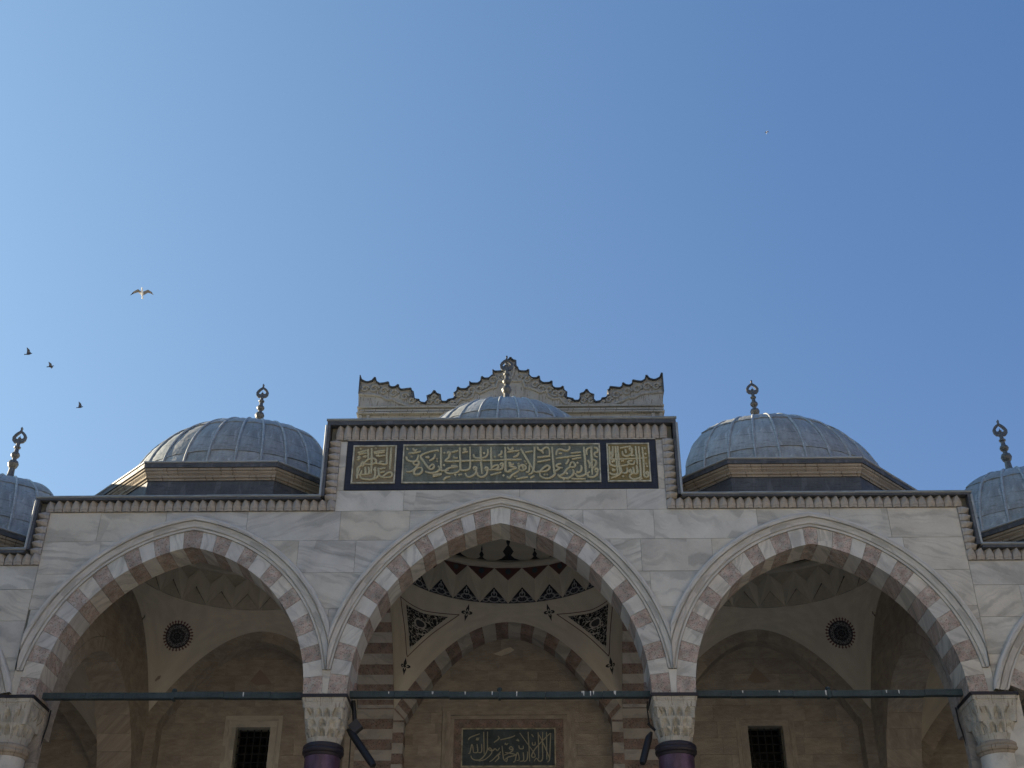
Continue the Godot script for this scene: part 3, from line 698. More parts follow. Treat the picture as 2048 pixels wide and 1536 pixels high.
# ------------------------------------------------------------------ domes
func dome(label: String, at: Vector3, R: float, cut0: float, laps: Array, skip: Callable, drum: bool, turn := 0.0) -> Node3D:
	# at is the centre of the sphere the dome is part of
	var o := thing("lead_dome", label, "dome", at, "lead domes over the portico")
	var n := 32; var st := TAU / n; var sq := 1.13 if drum else 1.0
	var tiers := []; var th: Array = [deg_to_rad(4.0)] + laps + [cut0]
	for t in th.size() - 1:
		var vs := []
		for var_ in 2:
			var mb := MB.new(); var P := []; var N := []
			var a0: float = th[t] - 0.012 + (0.006 if var_ == 1 and t > 0 else 0.0); var a1: float = th[t + 1] + (0.006 if var_ == 1 and t < th.size() - 2 else 0.0)
			for i in 5:
				var row := []; var nr := []
				for j in 9:
					var az := (i / 4.0 - 0.5) * st; var po := lerpf(a0, a1, j / 8.0)
					var bulge := (1.0 - pow(i / 2.0 - 1.0, 2)) * 0.014 + 0.008 * sin(j * 1.7 + i * 2.1 + var_ * 2.0)
					var rr := R + bulge + 0.022 * (j / 8.0)
					var d := Vector3(sin(po) * sin(az), cos(po), sin(po) * cos(az))
					row.append(Vector3(d.x * sq, d.y, d.z * sq) * rr); nr.append((d + Vector3((i / 2.0 - 1.0) * 0.06, 0, 0)).normalized())
				P.append(row); N.append(nr)
			mb.grid(P, N, 0.05, 0.05)
			for i in 4: mb.tri(P[i][8], P[i + 1][8], P[i][8] * (R / (R + 0.05)), Vector3(0, -1, 0.3)); mb.tri(P[i + 1][8], P[i][8] * (R / (R + 0.05)), P[i + 1][8] * (R / (R + 0.05)), Vector3(0, -1, 0.3))
			vs.append(mb.mesh())
		tiers.append(vs)
	var sm := MB.new(); var line := []; var sr := []
	for j in 19: var po: float = lerpf(deg_to_rad(5), cut0, j / 18.0); line.append(Vector3(0, cos(po), sin(po) * sq) * (R + 0.022)); sr.append(0.033 if j > 0 else 0.02)
	sm.tube(line, sr, 6, 1.0, Vector3(1, 0, 0)); var smesh := sm.mesh()
	for i in n:
		var az := turn + st * i
		if skip.call(az): continue
		for t in tiers.size(): part("lead_panel", tiers[t][1 if rng.randf() < 0.45 else 0], pick(M.lead), o, Transform3D(Basis(Vector3.UP, az).scaled(Vector3.ONE * (1.0 + rng.randf_range(-0.002, 0.003))), Vector3.ZERO))
		part("seam", smesh, M.seam, o, Transform3D(Basis(Vector3.UP, az + st / 2 + rng.randf_range(-0.012, 0.012)), Vector3.ZERO))
	if drum:
		var yb := -0.05; var ap := 3.66 # octagon's inner radius at the lead edge
		var prof := [[R - 0.05, yb + 0.16], [ap + 0.02, yb + 0.0], [ap + 0.02, yb - 0.12], [ap - 0.01, yb - 0.125]]
		var stone_ := [[ap - 0.01, yb - 0.125], [ap - 0.01, yb - 0.18], [ap - 0.04, yb - 0.195], [ap - 0.045, yb - 0.23], [ap - 0.09, yb - 0.28], [ap - 0.095, yb - 0.325], [ap - 0.13, yb - 0.345], [ap - 0.135, yb - 0.385]]
		var wall_ := [[ap - 0.16, yb - 0.38], [ap - 0.16, yb - 1.5]]
		for k in 8:
			var az := TAU * k / 8
			if skip.call(az): continue
			var side := holder("drum_side", o)
			side.rotation.y = az
			for s in [["lead_edge", prof, M.darklead], ["stone_moulding", stone_, M.dr_stone[k % 2]], ["lead_skirt", wall_, M.darklead]]:
				var mb := MB.new(); var pp: Array = s[1]
				for j in pp.size() - 1:
					var w0: float = pp[j][0] * tan(PI / 8); var w1: float = pp[j + 1][0] * tan(PI / 8)
					var h := Vector3(0, pp[j + 1][0] - pp[j][0], pp[j][1] - pp[j + 1][1])
					mb.quad(Vector3(-w0, pp[j][1], pp[j][0]), Vector3(w0, pp[j][1], pp[j][0]), Vector3(w1, pp[j + 1][1], pp[j + 1][0]), Vector3(-w1, pp[j + 1][1], pp[j + 1][0]), h)
				part(s[0], mb, s[2], side)
			var rl := MB.new(); var wr := ap * tan(PI / 8); rl.tube([Vector3(-wr, yb + 0.015, ap + 0.02), Vector3(wr, yb + 0.015, ap + 0.02)], 0.03, 6); part("lead_roll", rl, M.seam, side)
	finial(o, R + 0.01, (1.03 if absf(at.x) < 8.0 else 1.16) if drum else 1.15)
	return o
func finial(o: Node, y: float, sc: float) -> void:
	var f := holder("finial", o, Vector3(0, y - 0.06, 0)); f.scale = Vector3(sc, sc, sc)
	var st := MB.new()
	st.lathe([Vector2(0.30, 0), Vector2(0.24, 0.06), Vector2(0.13, 0.22), Vector2(0.075, 0.44), Vector2(0.065, 0.58), Vector2(0.10, 0.63), Vector2(0.122, 0.70), Vector2(0.10, 0.765), Vector2(0.05, 0.80), Vector2(0.048, 0.845), Vector2(0.085, 0.885), Vector2(0.102, 0.93), Vector2(0.085, 0.975), Vector2(0.052, 1.01), Vector2(0.045, 1.095), Vector2(0.072, 1.115), Vector2(0.076, 1.145), Vector2(0.045, 1.17), Vector2(0.042, 1.24), Vector2(0.038, 1.30)], 16)
	part("stem", st, M.finial, f)
	var outer := [Vector2(0.0, 0.47), Vector2(0.035, 0.43), Vector2(0.022, 0.38), Vector2(0.035, 0.34), Vector2(0.11, 0.30), Vector2(0.18, 0.24), Vector2(0.235, 0.155), Vector2(0.22, 0.05), Vector2(0.15, -0.02), Vector2(0.06, -0.03)]
	var inner := [Vector2(0.0, 0.29), Vector2(0.08, 0.225), Vector2(0.135, 0.16), Vector2(0.13, 0.11), Vector2(0.06, 0.095)]
	for s in [-1.0, 1.0]:
		var p := PackedVector2Array()
		for q in outer: p.append(Vector2(q.x * s, q.y))
		p.append(Vector2(0, -0.03)); p.append(Vector2(0, 0.095))
		for j in range(inner.size() - 1, -1, -1): p.append(Vector2(inner[j].x * s, inner[j].y))
		var mb := MB.new(); mb.prism(p, -0.028, 0.028); part("openwork_head", mb, M.finial, f, Transform3D(Basis.from_scale(Vector3(0.70, 0.86, 0.8)), Vector3(0, 1.27, 0)))
	var bud := MB.new(); bud.lathe([Vector2(0.02, 0), Vector2(0.05, 0.035), Vector2(0.015, 0.07), Vector2(0.004, 0.11)], 8); part("bud", bud, M.finial, f, Transform3D(Basis.from_scale(Vector3(0.8, 1.0, 0.8)), Vector3(0, 1.34, 0)))

# ------------------------------------------------------------------ columns
func column(label: String, x: float, porphyry: bool) -> void:
	var o := thing("column", label, "column", Vector3(x, 0, -0.43), "columns of the arcade")
	var bs := MB.new(); bs.box(Vector3(-0.55, 0, -0.55), Vector3(0.55, 0.3, 0.55)); bs.lathe([Vector2(0.54, 0.3), Vector2(0.56, 0.38), Vector2(0.5, 0.46), Vector2(0.44, 0.5), Vector2(0.46, 0.58), Vector2(0.40, 0.64)], 32); part("base", bs, M.trim, o)
	var sh := MB.new(); sh.lathe([Vector2(0.40, 0.62), Vector2(0.385, 4.0), Vector2(0.35, 8.50)], 40); part("shaft", sh, M.porphyry if porphyry else M.white[1], o)
	var rg := MB.new(); rg.lathe([Vector2(0.34, 8.44), Vector2(0.365, 8.46), Vector2(0.375, 8.50), Vector2(0.405, 8.52), Vector2(0.415, 8.56), Vector2(0.40, 8.60), Vector2(0.41, 8.62), Vector2(0.405, 8.66), Vector2(0.36, 8.70), Vector2(0.32, 8.705)], 40); part("collar", rg, M.ring if porphyry else M.dr_stone[0], o)
	# stalactite capital: tiers that step out from a circle to a square, each a ring of small niches
	var tiers := [[8.69, 8.80, 0.0, 0.325, 0.345, 0], [8.80, 8.98, 0.15, 0.345, 0.39, 12], [8.95, 9.17, 0.45, 0.38, 0.41, 12], [9.14, 9.38, 0.8, 0.40, 0.425, 16], [9.35, 9.475, 1.0, 0.415, 0.43, 0], [9.475, 9.55, 1.0, 0.44, 0.455, 0]]
	if not porphyry: tiers = [[8.69, 8.84, 0.0, 0.335, 0.36, 0], [8.84, 9.08, 0.35, 0.36, 0.405, 14], [9.05, 9.40, 0.9, 0.395, 0.43, 12], [9.38, 9.475, 1.0, 0.42, 0.435, 0], [9.475, 9.55, 1.0, 0.45, 0.46, 0]]
	for t in tiers:
		var mb := MB.new(); var seg := 160; var rows := []
		for j in 7:
			var s := j / 6.0; var row := []
			for k in seg + 1:
				var a := TAU * k / seg + PI / 4
				var sq := 1.0 / maxf(absf(cos(a)), absf(sin(a))); sq = minf(sq, 1.36)
				var rad := lerpf(t[3], t[4], s) * lerpf(1.0, sq, t[2])
				if t[5] > 0:
					var ph := fposmod((a - PI / 4) / TAU * t[5], 1.0); var w := absf(ph - 0.5) * 2.0 # 1 at the rib, 0 in the niche
					var niche := (1.0 - smoothstep(0.45, 0.8, w)) * (1.0 - smoothstep(0.55, 0.95, s + w * 0.4))
					rad -= 0.08 * niche * (0.7 + 0.6 * fposmod(sin(floor((a - PI / 4) / TAU * t[5]) * 12.9 + t[0] * 7.0) * 43.7, 1.0)) + (0.02 * (1.0 - s) if w > 0.8 else 0.0)
				row.append(Vector3(rad * cos(a), lerpf(t[0], t[1], s), rad * sin(a)))
			rows.append(row)
		for j in 6:
			for k in seg:
				var h := Vector3(rows[j][k].x, 0, rows[j][k].z)
				var ua := Vector2(k * 0.012, rows[j][k].y * 0.5); var uc := Vector2(k * 0.012 + 0.012, rows[j + 1][k].y * 0.5)
				mb.tri(rows[j][k], rows[j][k + 1], rows[j + 1][k + 1], h, ua, Vector2(uc.x, ua.y), uc); mb.tri(rows[j][k], rows[j + 1][k + 1], rows[j + 1][k], h, ua, uc, Vector2(ua.x, uc.y))
		for k in seg:
			mb.tri(rows[0][k], rows[0][k + 1], Vector3(0, t[0], 0), Vector3(0, -1, 0)); mb.tri(rows[6][k], rows[6][k + 1], Vector3(0, t[1], 0), Vector3(0, 1, 0))
		part("capital_tier" if t[5] > 0 else "capital_band", mb, M.capital, o)
	var ab := MB.new(); ab.box(Vector3(-0.47, 9.55, -0.47), Vector3(0.47, 9.618, 0.47)); part("lead_sheet", ab, M.iron, o)

func tie_rod(label: String, x0: float, x1: float, streaks: int) -> void:
	var o := thing("tie_beam", label, "tie beam", Vector3.ZERO, "iron tie beams between the capitals")
	var n := 6; var prev := x0
	for i in n:
		var b := x1 if i == n - 1 else lerpf(x0, x1, (i + 1.0) / n) + rng.randf_range(-0.2, 0.2)
		var mb := MB.new(); var dy := rng.randf_range(-0.012, 0.012); mb.box(Vector3(prev + 0.004, 9.668 + dy, -0.50), Vector3(b - 0.004, 9.79 + dy, -0.36)); part("iron_sheath", mb, M.tie, o); prev = b
	var rod := MB.new(); rod.tube([Vector3(x0, 9.73, -0.43), Vector3(x1, 9.73, -0.43)], 0.05, 8); part("rod", rod, M.iron, o)
	var cl := MB.new(); cl.box(Vector3((x0 + x1) / 2 - 0.025, 9.64, -0.51), Vector3((x0 + x1) / 2 + 0.025, 9.80, -0.35)); cl.lathe([Vector2(0.03, 9.80), Vector2(0.055, 9.83), Vector2(0.045, 9.87), Vector2(0.002, 9.89)], 10, Vector3((x0 + x1) / 2, 0, -0.43)); part("clamp", cl, M.tie, o)
	for i in streaks:
		var x := lerpf(x0 + 0.6, x1 - 0.6, rng.randf()); var l := rng.randf_range(0.04, 0.11); var mb := MB.new()
		mb.prism(PackedVector2Array([Vector2(x, 9.785), Vector2(x + 0.025, 9.782), Vector2(x + 0.018, 9.785 - l), Vector2(x + 0.006, 9.785 - l * 0.9)]), -0.362, -0.352); part("dropping_streak", mb, M.dropping, o)

# ------------------------------------------------------------------ relief lettering
func smooth_line(a: Array) -> Array:
	var c := Curve2D.new(); var P := []
	for i in range(0, a.size(), 2): P.append(Vector2(a[i], a[i + 1]) * 0.01)
	if P.size() == 2: return [P[0], P[0].lerp(P[1], 0.5), P[1]]
	var out := []
	for i in P.size() - 1:
		for k in 4: out.append(P[i].cubic_interpolate(P[i + 1], P[max(i - 1, 0)], P[min(i + 2, P.size() - 1)], k / 4.0))
	out.append(P[-1]); return out
func lettering(parent: Node, lines: Array, dots: Array, z: float, w: float, mat: Material) -> void:
	var k := 0
	for l in lines:
		var pts := []; var rad := []; var s := smooth_line(l); k += 1
		for i in s.size():
			pts.append(Vector3(s[i].x, s[i].y, z + 0.0006 * (k % 17)))
			var t: float = i / float(s.size() - 1)
			rad.append(w * (0.72 + 0.38 * sin(PI * clampf(t * 0.9 + 0.12, 0, 1))))
		var mb := MB.new(); mb.tube(pts, rad, 8, 0.9); part("letter_stroke", mb, mat, parent)
	for i in range(0, dots.size(), 2):
		var mb := MB.new(); var c := Vector3(dots[i] * 0.01, dots[i + 1] * 0.01, z); mb.prism(PackedVector2Array([Vector2(c.x - w * 1.15, c.y), Vector2(c.x, c.y - w * 1.15), Vector2(c.x + w * 1.15, c.y), Vector2(c.x, c.y + w * 1.15)]), z - 0.01, z + w * 0.7); part("letter_dot", mb, mat, parent)
func frame(parent: Node, called: String, x0: float, y0: float, x1: float, y1: float, w: float, z0: float, z1: float, mat: Material) -> void:
	for r in [[x0, y1 - w, x1, y1], [x0, y0, x1, y0 + w], [x0, y0 + w, x0 + w, y1 - w], [x1 - w, y0 + w, x1, y1 - w]]:
		var mb := MB.new(); mb.prism(rect(r[0], r[1], r[2], r[3]), z0, z1, Vector2(rng.randf(), rng.randf()), 0.0 if r[2] - r[0] > r[3] - r[1] else PI / 2, 0.5); part(called, mb, mat, parent)

# ------------------------------------------------------------------ scene
func sky_image(sun: Vector3) -> Image:
	var w := 512; var h := 256; var im := Image.create(w, h, false, Image.FORMAT_RGBF)
	for y in h:
		var el := PI / 2 - (y + 0.5) / h * PI
		for x in w:
			var az := (x + 0.5) / w * TAU
			var d := Vector3(sin(az) * cos(el), sin(el), -cos(az) * cos(el))
			var g := rad_to_deg(acos(clampf(d.dot(sun), -1, 1)))
			var e := maxf(sin(el), 0.0)
			var k := exp(-(g - 38.0) / 36.0); var back := 1.0 + 0.25 * pow(cos(deg_to_rad(g)), 2.0)
			var c := Vector3(0.022, 0.11, 0.375) * back + Vector3(0.275, 0.385, 0.38) * minf(k, 2.6)
			c = c * (1.10 - 0.28 * e) + Vector3(0.27, 0.31, 0.30) * pow(1.0 - e, 3.0)
			if el < 0.0: c = c.lerp(Vector3(0.22, 0.21, 0.20), smoothstep(0.0, 0.08, -el))
			c /= 2.95; im.set_pixel(x, y, Color(c.x, c.y, c.z))
	return im

func _ready() -> void:
	rng.seed = 20240
	# camera, sky, sun, exposure
	var cam := Camera3D.new(); cam.name = "camera"; add_child(cam)
	cam.position = Vector3(0.763, 1.6, 24.017); cam.rotation_degrees = Vector3(32.595, 1.251, 0.214); cam.fov = 34.71; cam.near = 0.1; cam.far = 1200.0; cam.current = true
	var to_sun := Vector3(-cos(deg_to_rad(16.0)) * cos(deg_to_rad(22.0)), sin(deg_to_rad(16.0)), -cos(deg_to_rad(16.0)) * sin(deg_to_rad(22.0)))
	var env := Environment.new(); env.background_mode = Environment.BG_SKY
	var pano := PanoramaSkyMaterial.new(); pano.panorama = ImageTexture.create_from_image(sky_image(to_sun))
	env.sky = Sky.new(); env.sky.sky_material = pano
	env.tonemap_mode = Environment.TONE_MAPPER_LINEAR; env.tonemap_exposure = 3.05
	env.sdfgi_enabled = true; env.ssao_enabled = true; env.ssil_enabled = true
	var we := WorldEnvironment.new(); we.name = "world_environment"; we.environment = env; add_child(we)
	var sun := DirectionalLight3D.new(); sun.name = "sun"; add_child(sun)
	sun.look_at_from_position(to_sun * 50.0, Vector3.ZERO, Vector3.UP); sun.light_energy = 1.6; sun.light_color = Color(1.0, 0.93, 0.82); sun.light_angular_distance = 0.53; sun.shadow_enabled = true
	make_materials()

	# ---------------- ground
	var gm := MB.new(); gm.quad(Vector3(-300, 0, -300), Vector3(300, 0, -300), Vector3(300, 0, 300), Vector3(-300, 0, 300), Vector3.UP, 0.2)
	var ground := part("ground", gm, M.paving, self); ground.set_meta("kind", "structure")

	# ---------------- the arcade
	var arc := thing("portico_arcade", "long white marble arcade of pointed arches in pink and white stripes", "arcade")
	var holes := []; var mholes := []
	for b in BAYS:
		var bound := rect(b[5] + 0.002, 6.0, b[6] - 0.002, 16.0)
		holes.append(Geometry2D.intersect_polygons(arch_poly(b[0], b[1], b[2], b[3], 0.385, 1.5), bound)[0])
		mholes.append(holes[-1])
		mholes.append(Geometry2D.intersect_polygons(arch_poly(b[0], b[1], b[2], b[3], 0.40 + 0.255 * b[4], 1.5), rect(b[5] + 0.002, b[1] + b[7] - 0.002, b[6] - 0.002, 16.0))[0])
	var wall := holder("wall_core", arc)
	for r in [rect(-9.82, 9.62, 9.82, 13.74), rect(-3.84, 13.745, 3.84, 15.80), rect(3.845, 13.745, 10.12, 13.935), rect(-10.12, 13.745, -3.845, 13.935), rect(9.825, 9.63, 16.2, 12.5), rect(-16.2, 9.63, -9.825, 12.5), rect(9.825, 12.505, 10.12, 13.74), rect(-10.12, 12.505, -9.825, 13.74), rect(10.125, 12.505, 16.2, 12.685), rect(-16.2, 12.505, -10.125, 12.685)]:
		for p in cut([r], holes):
			var mb := MB.new(); mb.prism(p, -DEPTH, -0.018); part("core", mb, M.core, wall)
	var face := holder("marble_facing", arc)
	ashlar(face, "marble_block", -9.87, 9.87, [9.62, 10.55, 11.45, 12.25, 13.0, 13.70], 1.0, 2.5, mholes, -0.02, 0.0, M.marble, 0.36, 0.6)
	ashlar(face, "marble_block", -3.62, 3.62, [13.70, 14.205], 1.2, 2.6, mholes, -0.02, 0.0, M.marble, 0.36, 0.7)
	for sx in [-1.0, 1.0]:
		var a: float = minf(sx * 9.872, sx * 16.2); var e: float = maxf(sx * 9.872, sx * 16.2)
		ashlar(face, "marble_block", a, e, [9.63, 10.4, 11.2, 11.9, 12.45], 1.0, 2.4, mholes, -0.02, 0.0, M.marble, 0.36, 0.6)
		ashlar(face, "marble_block", minf(sx * 3.47, sx * 3.62), maxf(sx * 3.47, sx * 3.62), [14.205, 14.8, 15.45], 0.2, 0.4, [], -0.02, 0.0, M.marble, 0.36, 0.6)
	for i in BAYS.size():
		var b: Array = BAYS[i]
		var arch := holder("arch", arc, Vector3(b[0], b[1], 0))
		voussoirs(arch, b[2], b[3], 0.388, 15 if i == 0 else 14, -DEPTH, 0.0, true, M.pink, M.white, 0.12, 0.0 if i < 3 else 1.235)
		part("archivolt", archivolt(b), M.trim, arc)
	# cornices: three levels of pointed leaves with upright runs between them
	var cor := holder("cornice", arc)
	leaf_row(cor, Vector3(-3.74, 15.47, 0), Vector3.RIGHT, Vector3.UP, 7.48, 42, 0.335)
	for sx in [-1.0, 1.0]:
		leaf_row(cor, Vector3(3.62 if sx > 0 else -9.98, 13.705, 0), Vector3.RIGHT, Vector3.UP, 6.36, 34, 0.235)
		leaf_row(cor, Vector3(9.86 if sx > 0 else -15.9, 12.455, 0), Vector3.RIGHT, Vector3.UP, 6.04, 32, 0.235)
		leaf_row(cor, Vector3(sx * 3.62, 13.945, 0), Vector3.UP, Vector3(sx, 0, 0), 1.52, 9, 0.245)
		leaf_row(cor, Vector3(sx * 9.87, 12.69, 0), Vector3.UP, Vector3(sx, 0, 0), 1.01, 6, 0.225)
	var fil := MB.new(); fil.box(Vector3(-3.47, 15.452, -0.02), Vector3(3.47, 15.468, 0.03)); part("fillet", fil, M.trim, cor)
	# lead coping that follows the steps
	var cop := holder("lead_coping", arc)
	for r in [[-3.94, 15.805, 3.94, 15.925], [-10.18, 13.94, -3.95, 14.0], [3.95, 13.94, 10.18, 14.0], [-16.2, 12.69, -10.19, 12.765], [10.19, 12.69, 16.2, 12.765]]:
		var mb := MB.new(); mb.box(Vector3(r[0], r[1], -DEPTH), Vector3(r[2], r[3], 0.15)); part("lead_strip", mb, M.darklead, cop)
		var x: float = r[0] - 0.02; var n := int((r[2] - r[0]) / 1.3) + 1
		for k in n:
			var rl := MB.new(); var xa: float = lerpf(r[0] - 0.02, r[2] + 0.02, k / float(n)); var xb: float = lerpf(r[0] - 0.02, r[2] + 0.02, (k + 1.0) / n)
			rl.tube([Vector3(xa, r[3] + 0.012 + 0.004 * (k % 2), 0.142), Vector3(xb, r[3] + 0.012 + 0.004 * (k % 2), 0.142)], 0.034, 8); part("lead_roll", rl, M.lead[1], cop)
	for sx in [-1.0, 1.0]:
		for u in [[3.866, 14.002, 15.803], [10.10, 12.767, 13.938]]:
			var mb := MB.new(); mb.box(Vector3(minf(sx * u[0], sx * (u[0] + 0.075)), u[1], -DEPTH), Vector3(maxf(sx * u[0], sx * (u[0] + 0.075)), u[2], 0.15)); part("lead_upright", mb, M.darklead, cop)
			var rl := MB.new(); rl.tube([Vector3(sx * (u[0] + 0.085), u[1], 0.135), Vector3(sx * (u[0] + 0.085), u[2], 0.135)], 0.03, 8); part("lead_roll", rl, M.lead[2], cop)

	# ---------------- columns and tie beams
	column("purple porphyry column with stalactite capital below the striped wall's floodlight with the box head", -3.5, true)
	column("purple porphyry column with stalactite capital beside the floodlight that has no box head", 3.5, true)
	column("white marble column with broken lower edge on its capital, under the pigeons", -9.82, false)
	column("white marble column with ochre-stained collar under its capital", 9.82, false)
	tie_rod("dark iron tie beam under the tall middle arch, streaked with bird droppings", -3.07, 3.07, 12)
	tie_rod("dark iron tie beam between a porphyry and a marble column, almost free of droppings", -9.39, -3.93, 1)
	tie_rod("greenish iron tie beam between a porphyry and a marble column, with a few white droppings", 3.93, 9.39, 5)

	# ---------------- vaults
	var vc := Bay.new(); vault(vc, "painted_vault", "middle vault with painted navy triangles and arabesque pendentives", true)
	for i in 4:
		var v := Bay.new(); v.xc = [-6.66, 6.66, -13.0, 13.0][i]; v.hw = 2.73; v.tip = 11.65; v.pw = 13.84; v.pt = 13.84; v.pe = 1.9; v.rr = 2.66; v.yr = 14.18
		if i > 1: v.tip -= 1.22; v.pw -= 1.22; v.pt -= 1.22; v.yr -= 1.22
		vault(v, "plain_vault", ["plain plaster vault with a dark roundel and a brown stain below it", "plain plaster vault with a dark roundel and clean plaster below it", "low shaded vault glimpsed through the dark side arch", "low vault glimpsed through the lighter side arch, warm plaster"][i], false)

	# ---------------- arches across the portico
	for sx in [-1.0, 1.0]:
		# between the middle and a side bay: striped stones, the soffit shows them
		var t := thing("cross_arch", ["striped cross arch between the painted vault and the stained plain vault", "striped cross arch between the painted vault and the clean plain vault"][0 if sx < 0 else 1], "arch", Vector3.ZERO, "arches across the portico")
		var ys := []; var y := 8.2; var pink := true
		var pen := func(d: float) -> float: return vc.tip + (vc.pt - vc.tip) * (1.0 - pow(d / HZ, vc.te))
		# jambs below the tip, then wedges along the curve
		for s in [-1.0, 1.0]:
			y = 7.4; pink = true
			while y < vc.tip - 0.05:
				var hgt := 0.27; var mb := MB.new(); var z0: float = VZ + s * HZ; var z1: float = VZ + s * (HZ + (0.45 if s < 0 else 0.05))
				if s > 0 and y < 9.7: y += hgt; continue
				mb.box(Vector3(2.975 * sx if sx > 0 else -3.92, y + 0.002, minf(z0, z1)), Vector3(3.92 if sx > 0 else -2.975, minf(y + hgt, vc.tip) - 0.002, maxf(z0, z1)))
				part("stone_course", mb, M.striped_pink if pink else M.striped_white, t); y += hgt; pink = not pink
			var nseg := 17
			for k in nseg:
				var poly := PackedVector2Array(); var d0: float = HZ * sin(PI / 2 * (1.0 - k / float(nseg))); var d1: float = HZ * sin(PI / 2 * (1.0 - (k + 1.0) / nseg))
				poly.append(Vector2(s * d0, pen.call(d0))); poly.append(Vector2(s * d1, pen.call(d1))); poly.append(Vector2(s * d1 * 1.04, pen.call(d1) + 0.4)); poly.append(Vector2(s * d0 * 1.04 + s * 0.12, pen.call(d0) + 0.35))
				var mb := MB.new(); mb.prism(poly, -0.47, 0.47, Vector2(rng.randf(), rng.randf()), 0.2, 0.5)
				part("voussoir", mb, M.striped_pink if k % 2 == 0 else M.striped_white, t, Transform3D(Basis(Vector3.UP, -PI / 2), Vector3(sx * 3.448, 0, VZ)))
		# outer cross wall with its lower opening
		var w := thing("cross_wall", ["brown limestone cross wall with a dark arched opening beside the stained vault", "brown limestone cross wall with a lit arched opening beside the clean vault"][0 if sx < 0 else 1], "wall", Vector3.ZERO, "arches across the portico")
		var vb := Bay.new(); vb.xc = 6.66 * sx; vb.hw = 2.73; vb.tip = 11.65; vb.pw = 13.84; vb.pt = 13.84; vb.pe = 1.9; vb.rr = 2.66; vb.yr = 14.18
		var keep := PackedVector2Array([Vector2(-HZ, 7.0), Vector2(HZ, 7.0)])
		for k in 41:
			var d := HZ * (1.0 - k / 20.0); keep.append(Vector2(d, vb.tip + 0.14 + (vb.pt - vb.tip) * (1.0 - pow(absf(d) / HZ, vb.te))))
		var op := arch_poly(0.0, 9.05, 2.80, 2.85, 0.34, 3.0); var rot := Transform3D(Basis(Vector3.UP, -sx * PI / 2), Vector3(sx * 9.82, 0, VZ))
		var blocks := holder("limestone_facing", w); blocks.transform = rot
		ashlar(blocks, "limestone_block", -HZ, HZ, [7.0, 7.5, 8.0, 8.5, 9.05, 9.55, 10.05, 10.55, 11.05, 11.55, 12.05, 12.55, 13.1, 14.0], 0.7, 1.4, [op], -0.43, 0.43, [M.lime[0], M.lime[3]], 0.4, 0.15, keep)
		var ar := holder("opening_arch", w); ar.transform = rot.translated_local(Vector3(0, 9.05, 0)); voussoirs(ar, 2.80, 2.85, 0.338, 9, -0.43, 0.43, true, M.lime, M.lime)
		for s in [-1.0, 1.0]:
			if s < 0.0:
				var jm := MB.new(); jm.box(Vector3(minf(sx * 9.39, sx * 10.25), 0.0, VZ - HZ), Vector3(maxf(sx * 9.39, sx * 10.25), 9.05, VZ - 2.80)); part("jamb", jm, M.lime[1], w)

	# ---------------- back wall
	var bw := thing("portico_back_wall", "brown limestone back wall with blind pointed arches behind the columns", "wall")
	var rec := []      # recesses: outline of each blind arch on the wall plane
	var bw_mid := []
	for i in 5:
		var cx: float = [0.0, -6.66, 6.66, -13.0, 13.0][i]; var hw: float = 2.97 if i == 0 else 2.73; var dy: float = -1.22 if i > 2 else 0.0
		var tip: float = (11.7 if i == 0 else 11.65) + dy; var pk: float = (14.08 if i == 0 else 13.84) + dy; var pe: float = 2.0 if i == 0 else 1.9
		var curve := func(x: float, o: float) -> Vector2: # o moves the curve inward
			var k: float = 1.0 - o / hw; return Vector2(cx + x * k, tip + (pk - tip) * (1.0 - pow(absf(x) / hw, pe)) - o * 1.05)
		var inner := PackedVector2Array([Vector2(cx - hw + 0.28, 0.05), Vector2(cx + hw - 0.28, 0.05)]); var outer := PackedVector2Array([Vector2(cx - hw, 0.04), Vector2(cx + hw, 0.04)])
		for k in 41:
			var x: float = hw * (1.0 - k / 20.0); inner.append(curve.call(x, 0.28)); outer.append(curve.call(x, 0.0))
		rec.append([inner, outer])
		var ring := holder("blind_arch", bw)
		var nv := 26
		for k in nv:
			var x0: float = hw * sin((k / float(nv) - 0.5) * PI); var x1: float = hw * sin(((k + 1.0) / nv - 0.5) * PI)
			var poly := PackedVector2Array([curve.call(x0, 0.28), curve.call((x0 + x1) / 2, 0.28), curve.call(x1, 0.28), curve.call(x1, -0.12), curve.call((x0 + x1) / 2, -0.12), curve.call(x0, -0.12)])
			var mb := MB.new(); mb.prism(poly, -7.95, -7.452 - 0.003 * (k % 2), Vector2(rng.randf(), rng.randf()), 0.3, 0.5)
			part("voussoir", mb, (M.striped_pink if k % 2 == 0 else M.striped_white) if i == 0 else pick(M.lime), ring)
		for s in [-1.0, 1.0]:
			var yy := 6.5; var pk2 := true
			while yy < tip - 0.3:
				var mb := MB.new(); var h2 := minf(0.27 if i == 0 else 0.5, tip - 0.29 - yy); mb.box(Vector3(minf(cx + s * (hw - 0.28), cx + s * (hw + 0.0)), yy, -7.95), Vector3(maxf(cx + s * (hw - 0.28), cx + s * hw), yy + h2 - 0.003, -7.455))
				part("jamb_stone", mb, (M.striped_pink if pk2 else M.striped_white) if i == 0 else pick(M.lime), ring); yy += h2; pk2 = not pk2
		for s in [-1.0, 1.0]:
			var sp2 := MB.new(); sp2.prism(PackedVector2Array([Vector2(cx + s * (hw - 0.285), tip - 0.296), Vector2(cx + s * hw, tip - 0.296), Vector2(cx + s * hw, tip + 0.02)]), -7.95, -7.456); part("springer", sp2, M.striped_white if i == 0 else M.lime[1], ring)
		var lun := holder("lunette", bw)
		var win := []
		if i in [1, 2]: win.append(rect(cx - 0.62, 7.5, cx + 0.62, 11.52))
		if i == 0: win.append(rect(-1.74, 9.2, 1.74, 11.90))
		var lows := []
